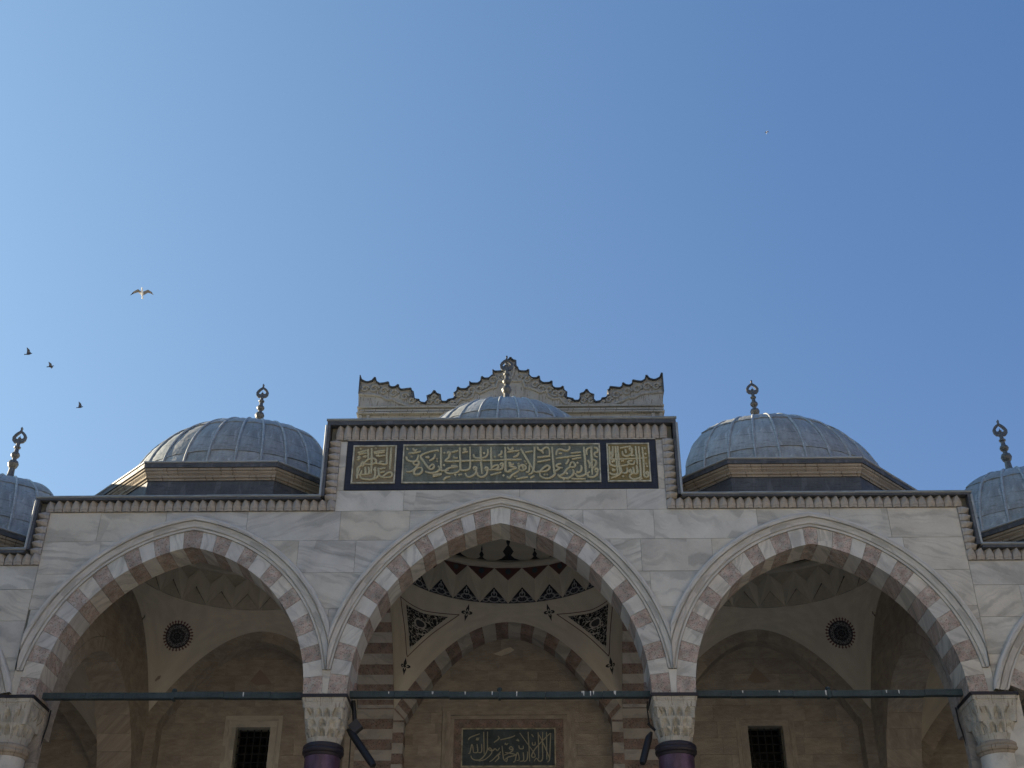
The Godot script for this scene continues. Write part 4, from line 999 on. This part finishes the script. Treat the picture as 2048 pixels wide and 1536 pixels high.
		for k in 26: lows.append(7.2 + 0.285 * k if i == 0 else 7.2 + 0.43 * k)
		ashlar(lun, "limestone_block", cx - hw + 0.1, cx + hw - 0.1, lows, 0.55, 1.25, win, -8.05, -7.93, M.lime, 0.4, 0.12, inner)
		var wb := MB.new(); wb.box(Vector3(cx - hw + 0.285, 0.04, -8.05), Vector3(cx + hw - 0.285, 7.195, -7.932)); part("wall_base", wb, M.lime[1], lun)
		var bk := MB.new()
		for p in cut([rect(cx - hw - 0.1, 0.1, cx, pk), rect(cx, 0.1, cx + hw + 0.1, pk)], ([rect(cx - 0.46, 8.3, cx + 0.46, 11.38)] if i in [1, 2] else [])): bk.prism(p, -8.4, -8.06)
		part("wall_core", bk, M.core, lun)
		# the piers between the bays and the wall above
		var plm := MB.new()
		for p in cut([rect(cx - (3.46 if i == 0 else 3.18), 0.06, cx + (3.46 if i == 0 else 3.18), 13.9 + dy)], [outer]): plm.prism(p, -8.05, -7.47)
		part("pier", plm, M.lime[1], bw)
	var patch1 := MB.new(); patch1.prism(PackedVector2Array([Vector2(-0.42, 13.36), Vector2(-0.2, 13.30), Vector2(0.02, 13.38), Vector2(0.16, 13.47), Vector2(0.05, 13.55), Vector2(-0.12, 13.50), Vector2(-0.22, 13.44)]), -7.94, -7.925, Vector2.ZERO, 0.0, 0.8); part("plaster_patch", patch1, M.plaster, bw)
	for sx in [-1.0, 1.0]:
		var p2 := MB.new(); p2.prism(PackedVector2Array([Vector2(6.66 * sx - 0.28, 12.62), Vector2(6.66 * sx - 0.1, 12.52), Vector2(6.66 * sx + 0.32, 12.55), Vector2(6.66 * sx + 0.1, 12.82), Vector2(6.66 * sx - 0.05, 12.95)]), -7.94, -7.925, Vector2.ZERO, 0.0, 0.6); part("mortar_patch", p2, M.cement, bw)
	var stn := MB.new(); var bs := Bay.new(); bs.xc = -6.66; bs.hw = 2.73; bs.tip = 11.65; bs.pw = 13.84; bs.pt = 13.84; bs.pe = 1.9; bs.rr = 2.66; bs.yr = 14.18
	var stp := bs.at(deg_to_rad(129.6), 0.27); var so := PackedVector2Array()
	for k in 14: so.append(Vector2(0.045 * cos(TAU * k / 14) * (1.0 + 0.3 * sin(k * 2.3)), 0.10 * sin(TAU * k / 14)).rotated(-0.5))
	stn = decal(bs, stp, bs.nrm(deg_to_rad(129.6), 0.27), so, 0.006)
	part("plaster_stain", stn, M.cement, get_node("plain_vault"))

	# ---------------- windows with iron grilles
	for sx in [-1.0, 1.0]:
		var cx: float = 6.70 * sx
		var wn := thing("grilled_window", ["tall window with iron grille and grey marble surround, under the stained vault", "tall window with iron grille and tan surround, under the clean vault"][0 if sx < 0 else 1], "window", Vector3.ZERO, "windows in the back wall")
		var fm: StandardMaterial3D = M.marble[4] if sx < 0 else M.lime[2]
		frame(wn, "outer_frame", cx - 0.755, 7.8, cx + 0.755, 11.68, 0.10, -7.95, -7.905, fm)
		frame(wn, "middle_frame", cx - 0.655, 7.9, cx + 0.655, 11.575, 0.035, -7.95, -7.885, fm)
		frame(wn, "inner_frame", cx - 0.62, 7.94, cx + 0.62, 11.54, 0.165, -8.2, -7.905, fm)
		for k in 5:
			var mb := MB.new(); var x := cx - 0.455 + 0.91 * (k + 0.5) / 5.0; mb.tube([Vector3(x, 8.1, -8.10), Vector3(x, 11.36, -8.10)], 0.016, 6); part("grille_bar", mb, M.black, wn)
		for k in 14:
			var mb := MB.new(); var yk := 8.3 + k * 0.22; mb.tube([Vector3(cx - 0.455, yk, -8.10), Vector3(cx + 0.455, yk, -8.10)], 0.016, 6); part("grille_bar", mb, M.black, wn)
		var gl := MB.new(); gl.box(Vector3(cx - 0.455, 8.1, -8.36), Vector3(cx + 0.455, 11.375, -8.34)); part("glass", gl, M.glass, wn)

	# ---------------- inscriptions
	var ins := thing("inscription_frieze", "long dark slate frieze with three gilt panels of raised script over the middle arch", "inscription")
	var sl := holder("slate_surround", ins)
	var sx0 := -3.46
	for wd in [1.35, 1.5, 1.28, 1.45, 1.34]:
		var mb := MB.new(); mb.box(Vector3(sx0 + 0.002, 14.215, -0.02), Vector3(minf(sx0 + wd, 3.46) - 0.002, 15.45, 0.012 + rng.randf_range(-0.002, 0.002))); part("slate_slab", mb, M.slate, sl); sx0 += wd
	for pn in [[-3.31, 14.37, -2.355, 15.315, LEFT, LEFT_DOTS, 0], [-2.19, 14.37, 2.205, 15.33, MAIN, MAIN_DOTS, 1], [2.37, 14.375, 3.305, 15.33, RIGHT, RIGHT_DOTS, 2]]:
		var h := holder("script_panel", ins)
		var fd := MB.new(); fd.box(Vector3(pn[0], pn[1], -0.01), Vector3(pn[2], pn[3], 0.018)); part("panel_field", fd, M.field[pn[6]], h)
		frame(h, "gilt_border", pn[0] - 0.01, pn[1] - 0.01, pn[2] + 0.01, pn[3] + 0.01, 0.03, 0.0, 0.045, M.gildframe)
		lettering(h, pn[4], pn[5], 0.026, 0.0255, M.gild)
	var tb := thing("gate_inscription", "blue-green script tablet in stepped stone frames above the gate under the middle vault", "inscription")
	frame(tb, "outer_frame", -1.73, 9.1, 1.75, 11.91, 0.12, -7.95, -7.915, M.lime[0])
	frame(tb, "second_frame", -1.615, 9.1, 1.64, 11.78, 0.10, -7.95, -7.88, M.lime[2])
	frame(tb, "third_frame", -1.52, 9.2, 1.545, 11.67, 0.10, -7.95, -7.90, M.lime[2])
	frame(tb, "pink_frame", -1.425, 9.3, 1.45, 11.565, 0.22, -7.95, -7.925, M.striped_pink)
	frame(tb, "gilt_border", -1.215, 10.33, 1.235, 11.335, 0.03, -7.97, -7.90, M.gildframe)
	var tf := MB.new(); tf.box(Vector3(-1.20, 10.35, -7.97), Vector3(1.22, 11.32, -7.93)); part("tablet_field", tf, M.field[3], tb)
	var low := MB.new(); low.box(Vector3(-1.2, 9.52, -8.0), Vector3(1.22, 10.325, -7.94)); part("lower_panel", low, M.lime[3], tb)
	lettering(tb, BACK, [], -7.922, 0.014, M.gildframe)

	# ---------------- roof decks and raised middle block
	var deck := thing("portico_roof", "lead covered roof deck and raised middle block of the portico", "roof")
	for i in 5:
		var cx: float = [0.0, -6.64, 6.64, -13.0, 13.0][i]; var y: float = [15.70, 13.82, 13.82, 12.6, 12.6][i]; var ex: float = [3.84, 3.42, 3.42, 3.42, 3.42][i]; var hr := 2.88 if i == 0 else 3.41
		var mb := MB.new()
		for k in 32:
			var a := TAU * k / 32; var b := TAU * (k + 1) / 32
			var q := []
			for w in [a, b]:
				var t := minf(ex / maxf(absf(cos(w)), 1e-5), 4.1 / maxf(absf(sin(w)), 1e-5)); q.append(Vector3(cx + cos(w) * t, y, VZ - 0.3 + sin(w) * t)); q.append(Vector3(cx + cos(w) * hr, y, -4.2 + sin(w) * hr))
			mb.quad(q[0], q[2], q[3], q[1], Vector3.UP)
		part("deck", mb, M.lead[1], deck)
	for sx in [-1.0, 1.0]:
		var mb := MB.new(); mb.box(Vector3(minf(sx * 3.42, sx * 3.84), 13.8, -8.4), Vector3(maxf(sx * 3.42, sx * 3.84), 15.69, -DEPTH - 0.002)); part("block_side", mb, M.marble[4], deck)
		var m2 := MB.new(); m2.box(Vector3(minf(sx * 9.5, sx * 10.1), 12.5, -8.4), Vector3(maxf(sx * 9.5, sx * 10.1), 13.81, -DEPTH - 0.002)); part("step_side", m2, M.marble[4], deck)
		var m3 := MB.new(); m3.box(Vector3(minf(sx * 15.75, sx * 16.2), 0.02, -8.4), Vector3(maxf(sx * 15.75, sx * 16.2), 12.6, -DEPTH - 0.002)); part("end_wall", m3, M.lime[0], deck)
	var bk2 := MB.new(); bk2.box(Vector3(-16.2, 0.02, -9.0), Vector3(16.2, 12.6, -8.42)); bk2.box(Vector3(-10.1, 12.602, -9.0), Vector3(10.1, 13.82, -8.42)); bk2.box(Vector3(-3.84, 13.822, -8.56), Vector3(3.84, 15.7, -8.42)); part("outer_wall", bk2, M.lime[2], deck)
	var cd := MB.new(); cd.lathe([Vector2(2.92, 15.6), Vector2(2.92, 15.92)], 48, Vector3(0, 0, -4.2)); part("drum_wall", cd, M.darklead, deck)

	# ---------------- domes
	var lp := [deg_to_rad(48.0), deg_to_rad(76.5)]
	dome("low lead dome behind the sloping drum edge, with a thin openwork finial, under the pigeons", Vector3(-13.0, 13.72, -4.15), 2.75, deg_to_rad(89.0), lp, func(a: float) -> bool: return sin(a) > 0.80, true, 0.04)
	dome("pale lead dome on an octagonal drum with one sunlit stone side", Vector3(-6.64, 15.25, -4.15), 2.75, deg_to_rad(89.0), lp, func(a: float) -> bool: return sin(a) > 0.80, true, 0.01)
	dome("smaller looking lead dome rising behind the inscribed frieze, twisted finial against the carved crest", Vector3(0, 15.85, -4.2), 2.85, deg_to_rad(89.0), [deg_to_rad(58.0), deg_to_rad(78.0)], func(_a: float) -> bool: return false, false, 0.04)
	dome("dark grey shaded lead dome on an octagonal drum, stained stone moulding, bronze finial", Vector3(6.64, 15.25, -4.15), 2.75, deg_to_rad(89.0), lp, func(a: float) -> bool: return sin(a) < -0.80, true, 0.05)
	dome("low lead dome with a sunlit cap and a tan finial on its top", Vector3(13.0, 13.72, -4.15), 2.75, deg_to_rad(89.0), lp, func(a: float) -> bool: return sin(a) < -0.80, true, 0.0)

	# ---------------- carved crest of the gate block
	var cr := thing("portal_crest", "carved stone crest with scrolls and scalloped peaks on the gate block behind the domes", "crest", Vector3(0, 0, 0))
	var bodyp := PackedVector2Array()
	for k in range(0, CREST.size(), 2): bodyp.append(Vector2(CREST[k], CREST[k + 1]) * 0.01)
	for k in range(CREST.size() - 4, -1, -2): bodyp.append(Vector2(-CREST[k], CREST[k + 1]) * 0.01)
	var cmb := MB.new()
	var hol := [PackedVector2Array([Vector2(-2.80, 21.66), Vector2(-2.66, 21.64), Vector2(-2.60, 21.68), Vector2(-2.70, 21.72)]), PackedVector2Array([Vector2(-2.10, 21.66), Vector2(-1.92, 21.65), Vector2(-1.96, 21.70), Vector2(-2.05, 21.73)])]
	# split into vertical strips so that the pierced holes stay simple outlines
	var strips := [[-5.0, -2.73], [-2.73, -2.01], [-2.01, 2.01], [2.01, 2.73], [2.73, 5.0]]
	for s in strips:
		for p in Geometry2D.intersect_polygons(bodyp, rect(s[0], 20.0, s[1], 24.0)):
			var hs := []
			for h in hol:
				var mh := PackedVector2Array()
				for q in h: mh.append(Vector2(-q.x, q.y))
				hs.append(h); hs.append(mh)
			for q in cut([p], hs): cmb.prism(q, -9.3, -8.64, Vector2(0.3, 0.1), 0.0, 0.35)
	part("crest_slab", cmb, M.crest, cr)
	# lead capping along the scalloped top
	for s in [-1.0, 1.0]:
		var pts := []
		for k in range(2, CREST.size(), 2): pts.append(Vector2(CREST[k] * -s, CREST[k + 1]) * 0.01)
		for k in pts.size() - 1:
			var a: Vector2 = pts[k]; var b: Vector2 = pts[k + 1]; var e := (b - a).normalized(); var nn := Vector2(-e.y, e.x) * (1.0 if e.x * 1.0 > 0 else -1.0)
			if nn.y < 0: nn = -nn
			var mb := MB.new(); mb.prism(PackedVector2Array([a - e * 0.01, b + e * 0.01, b + e * 0.01 + nn * 0.032, a - e * 0.01 + nn * 0.032]), -9.36, -8.55); part("lead_capping", mb, M.darklead, cr)
		# raised scroll band and its curls
		var low2 := []
		for k in range(0, SCROLL.size(), 2): low2.append(Vector3(SCROLL[k] * -0.01 * s, SCROLL[k + 1] * 0.01, -8.63))
		var rb := MB.new(); rb.tube(low2, 0.055, 6); part("scroll_rib", rb, M.crest, cr)
		for c in [[4.58, 22.33, 0.13], [4.29, 22.33, 0.15], [3.98, 22.24, 0.14], [3.66, 22.14, 0.14], [3.32, 22.03, 0.14], [3.08, 21.86, 0.11], [2.88, 21.76, 0.07], [2.52, 21.82, 0.10], [2.28, 21.82, 0.10], [2.40, 22.0, 0.09], [1.82, 21.79, 0.08], [1.60, 22.08, 0.13], [1.40, 22.08, 0.12], [1.22, 22.24, 0.12], [0.98, 22.27, 0.13], [0.78, 22.42, 0.12], [0.55, 22.62, 0.14], [0.30, 22.70, 0.12]]:
			var sp := []; var rd := []
			for k in 15: var t := k / 14.0; sp.append(Vector3(-s * c[0] + cos(t * 7.5) * c[2] * (1.0 - 0.65 * t), c[1] + sin(t * 7.5) * c[2] * (1.0 - 0.65 * t), -8.63)); rd.append(0.046 - 0.016 * t)
			var sm := MB.new(); sm.tube(sp, rd, 6, 1.5); part("scroll_curl", sm, M.crest, cr)
	var pal := MB.new(); pal.tube([Vector3(0, 22.62, -8.62), Vector3(-0.09, 22.85, -8.62), Vector3(-0.13, 23.08, -8.62), Vector3(0, 23.33, -8.62), Vector3(0.13, 23.08, -8.62), Vector3(0.09, 22.85, -8.62), Vector3(0, 22.62, -8.62)], 0.04, 6); part("top_palmette", pal, M.crest, cr)
	for m in [[21.58, 0.05, 0.10], [21.47, 0.07, 0.06], [21.36, 0.05, 0.12], [20.2, 1.12, 0.0]]:
		var mb := MB.new(); mb.box(Vector3(-4.74 - m[2] * 0.3, m[0], -9.3), Vector3(4.74 + m[2] * 0.3, m[0] + m[1], -8.62 + m[2])); part("stone_band", mb, M.crest, cr)
	for s in [-1.0, 1.0]:
		for u in [4.66, 4.42]:
			var mb := MB.new(); mb.box(Vector3(s * u - 0.05, 20.6, -8.63), Vector3(s * u + 0.05, 21.34, -8.56)); part("pilaster_strip", mb, M.crest, cr)
	var blk := MB.new(); blk.box(Vector3(-4.74, 0.03, -13.0), Vector3(4.74, 20.2, -9.02)); part("gate_block", blk, M.crest, cr)

	# ---------------- floodlights on the columns
	var f1 := thing("floodlight", "black floodlight arm with a square box head hanging from a cable by the column", "floodlight", Vector3.ZERO, "floodlight fittings by the columns")
	var c1 := MB.new(); c1.tube([Vector3(-2.99, 9.66, -0.55), Vector3(-2.96, 9.45, -0.55), Vector3(-2.93, 9.2, -0.55), Vector3(-2.92, 9.05, -0.55)], 0.045, 8); part("stem", c1, M.black, f1)
	var h1 := MB.new(); h1.box(Vector3(-0.105, -0.105, -0.09), Vector3(0.105, 0.105, 0.09)); part("box_head", h1, plain(Color(0.2, 0.2, 0.21), 0.6), f1, Transform3D(Basis(Vector3(0, 0, 1), 0.72), Vector3(-2.90, 9.11, -0.52)))
	var a1 := MB.new(); a1.tube([Vector3(-3.06, 9.06, -0.52), Vector3(-2.93, 8.92, -0.45), Vector3(-2.5, 8.33, -0.30), Vector3(-2.46, 8.27, -0.28)], [0.03, 0.075, 0.075, 0.06], 12); part("lamp_tube", a1, M.black, f1)
	var w1 := MB.new(); w1.tube([Vector3(-3.0, 9.0, -0.62), Vector3(-3.0, 8.0, -0.7), Vector3(-3.05, 4.0, -0.8), Vector3(-3.1, 0.5, -0.85)], 0.012, 6); part("cable", w1, M.black, f1)
	var f2 := thing("floodlight", "slim black floodlight tube slanting from the column, clamp at its top", "floodlight", Vector3.ZERO, "floodlight fittings by the columns")
	var a2 := MB.new(); a2.tube([Vector3(3.04, 8.97, -0.48), Vector3(2.98, 8.85, -0.42), Vector3(2.83, 8.36, -0.30), Vector3(2.81, 8.30, -0.28)], [0.03, 0.07, 0.07, 0.055], 12); part("lamp_tube", a2, M.black, f2)
	var b2 := MB.new(); b2.tube([Vector3(2.98, 9.16, -0.5), Vector3(3.16, 8.98, -0.5)], 0.028, 6); part("clamp", b2, M.black, f2)
	var w2 := MB.new(); w2.tube([Vector3(3.0, 9.6, -0.45), Vector3(2.985, 9.5, -0.5), Vector3(3.0, 9.3, -0.52), Vector3(3.02, 9.1, -0.5)], 0.014, 6); part("cable", w2, M.black, f2)
	for sx in [-1.0, 1.0]:
		var cb := thing("wall_cable", ["thin black cable running down the marble column under the pigeons", "thin black cable running down the inner edge of the ochre-stained column"][0 if sx < 0 else 1], "cable", Vector3.ZERO, "cables on the columns")
		var mb := MB.new(); mb.tube([Vector3(sx * 9.33, 9.60, -0.92), Vector3(sx * 9.34, 9.3, -0.93), Vector3(sx * 9.42, 8.7, -0.92), Vector3(sx * 9.45, 8.2, -0.92), Vector3(sx * 9.45, 1.0, -0.92)], 0.018, 6); part("wire", mb, M.black, cb)
		# stone springer of the lower arch against the outer side of the end column
		var pr := MB.new(); pr.box(Vector3(minf(sx * 9.84, sx * 10.36), 0.03, -0.79), Vector3(maxf(sx * 9.84, sx * 10.36), 9.625, -0.14)); part("springing_pier", pr, M.marble[1], arc)

	# ---------------- birds
	gull("white gull gliding with dark wing tips, bent wings", Vector3(-19.33, 39.45, -26.18), 1.12, 0.35, 0.0)
	gull("tiny far white gull high over the shaded dome", Vector3(42.86, 158.83, -138.49), 1.5, 0.15, 0.75)
	pigeon("dark pigeon with raised wing, highest of the three", Vector3(-20.29, 30.15, -18.01), 1.0, 0.85)
	pigeon("dark pigeon banking with its wings swept", Vector3(-19.5, 29.89, -18.57), 0.25, 0.8)
	pigeon("dark pigeon flying level just above the roofline", Vector3(-18.43, 28.66, -19.85), 1.2, 0.75)

	# ---------------- the rest of the courtyard, behind and beside the camera
	for sx in [-1.0, 1.0]:
		var wg := thing("courtyard_wing", ["shaded arcade wing closing one side of the courtyard", "sunlit arcade wing closing the other side of the courtyard"][0 if sx < 0 else 1], "arcade", Vector3.ZERO, "courtyard wings")
		var cuts := []
		for k in 6: cuts.append(arch_poly(4.0 + k * 6.6, 7.6, 2.7, 3.2, 0.0, 9.0))
		var mb := MB.new()
		for p in cut([rect(0.3, 0.03, 41.0, 12.6)], cuts): mb.prism(p, -0.8, 0.0)
		part("arcade_wall", mb, M.lime[2], wg, Transform3D(Basis(Vector3(0, 0, 1), Vector3.UP, Vector3(-1, 0, 0)) if sx > 0 else Basis(Vector3(0, 0, 1), Vector3.UP, Vector3(1, 0, 0)), Vector3(sx * 16.3, 0, 0)))
		var rf := MB.new(); rf.box(Vector3(minf(sx * 17.2, sx * 23.0), 12.3, 0.3), Vector3(maxf(sx * 17.2, sx * 23.0), 12.6, 41.0)); rf.box(Vector3(minf(sx * 22.5, sx * 23.0), 0.03, 0.3), Vector3(maxf(sx * 22.5, sx * 23.0), 12.29, 41.0)); part("roof_and_back", rf, M.lime[0], wg)
	var mq := thing("mosque_front", "tall pale stone mosque front closing the courtyard behind the viewer", "building")
	var mw := MB.new(); mw.box(Vector3(-24, 0.03, 42.0), Vector3(24, 24.0, 46.0)); part("front_wall", mw, M.trim, mq)

func gull(label: String, at: Vector3, span: float, bend: float, roll: float) -> void:
	var o := thing("gull", label, "bird", at, "birds in the sky")
	o.rotation = Vector3(-0.55, 0.1, roll)
	var white := plain(Color(0.86, 0.86, 0.84), 0.8); var grey := plain(Color(0.46, 0.45, 0.43), 0.8); var tip := plain(Color(0.10, 0.10, 0.11), 0.8)
	var b := MB.new(); b.tube([Vector3(0, 0.02, 0.30), Vector3(0, 0.03, 0.22), Vector3(0, 0.02, 0.12), Vector3(0, 0, 0), Vector3(0, 0, -0.14), Vector3(0, 0.01, -0.24), Vector3(0, 0.01, -0.34)], [0.008, 0.035, 0.045, 0.062, 0.05, 0.03, 0.05], 10, 0.8, Vector3(0, 1, 0)); part("body", b, white, o)
	for s in [-1.0, 1.0]:
		var k := span * 0.5
		wing(o, [Vector3(s * 0.04, 0.02, 0.04), Vector3(s * k * 0.45, k * bend, 0.10), Vector3(s * k * 0.80, k * (bend * 0.6 if s > 0 else bend * 0.1), 0.02)], [0.20, 0.17, 0.11], grey, "wing")
		wing(o, [Vector3(s * k * 0.80, k * (bend * 0.6 if s > 0 else bend * 0.1), 0.02), Vector3(s * k, k * (bend * 0.1 if s > 0 else -bend * 0.9), -0.10)], [0.11, 0.015], tip, "wing_tip")
func wing(o: Node, pts: Array, ch: Array, m: Material, called: String) -> void:
	var mb := MB.new()
	for i in pts.size() - 1:
		for t in [0.006, -0.006]:
			var u := Vector3(0, t, 0)
			mb.quad(pts[i] + u, pts[i + 1] + u, pts[i + 1] + u + Vector3(0, -0.004, -ch[i + 1]), pts[i] + u + Vector3(0, -0.004, -ch[i]), Vector3(0, signf(t), 0))
		mb.quad(pts[i] + Vector3(0, 0.006, 0), pts[i + 1] + Vector3(0, 0.006, 0), pts[i + 1] - Vector3(0, 0.006, 0), pts[i] - Vector3(0, 0.006, 0), Vector3(0, 0, 1))
	part(called, mb, m, o)
func pigeon(label: String, at: Vector3, lift: float, sc: float) -> void:
	var o := thing("pigeon", label, "bird", at, "birds in the sky")
	o.rotation = Vector3(-0.2, PI / 2 + 0.1, 0.0); o.scale = Vector3.ONE * sc
	var dark := plain(Color(0.17, 0.18, 0.21), 0.8); var mid := plain(Color(0.26, 0.28, 0.32), 0.8)
	var b := MB.new(); b.tube([Vector3(0, 0.02, 0.17), Vector3(0, 0.025, 0.13), Vector3(0, 0.01, 0.08), Vector3(0, 0, 0), Vector3(0, 0, -0.08), Vector3(0, 0.005, -0.14), Vector3(0, 0.005, -0.20)], [0.006, 0.026, 0.034, 0.05, 0.036, 0.022, 0.035], 10, 0.85, Vector3(0, 1, 0)); part("body", b, dark, o)
	for s in [-1.0, 1.0]:
		var u := lift if s > 0 else lift * 0.85
		wing(o, [Vector3(s * 0.03, 0.02, 0.06), Vector3(s * 0.17 * cos(u), 0.02 + 0.17 * sin(u), 0.08), Vector3(s * 0.33 * cos(u), 0.02 + 0.30 * sin(u), -0.02)], [0.15, 0.13, 0.02], mid, "wing")
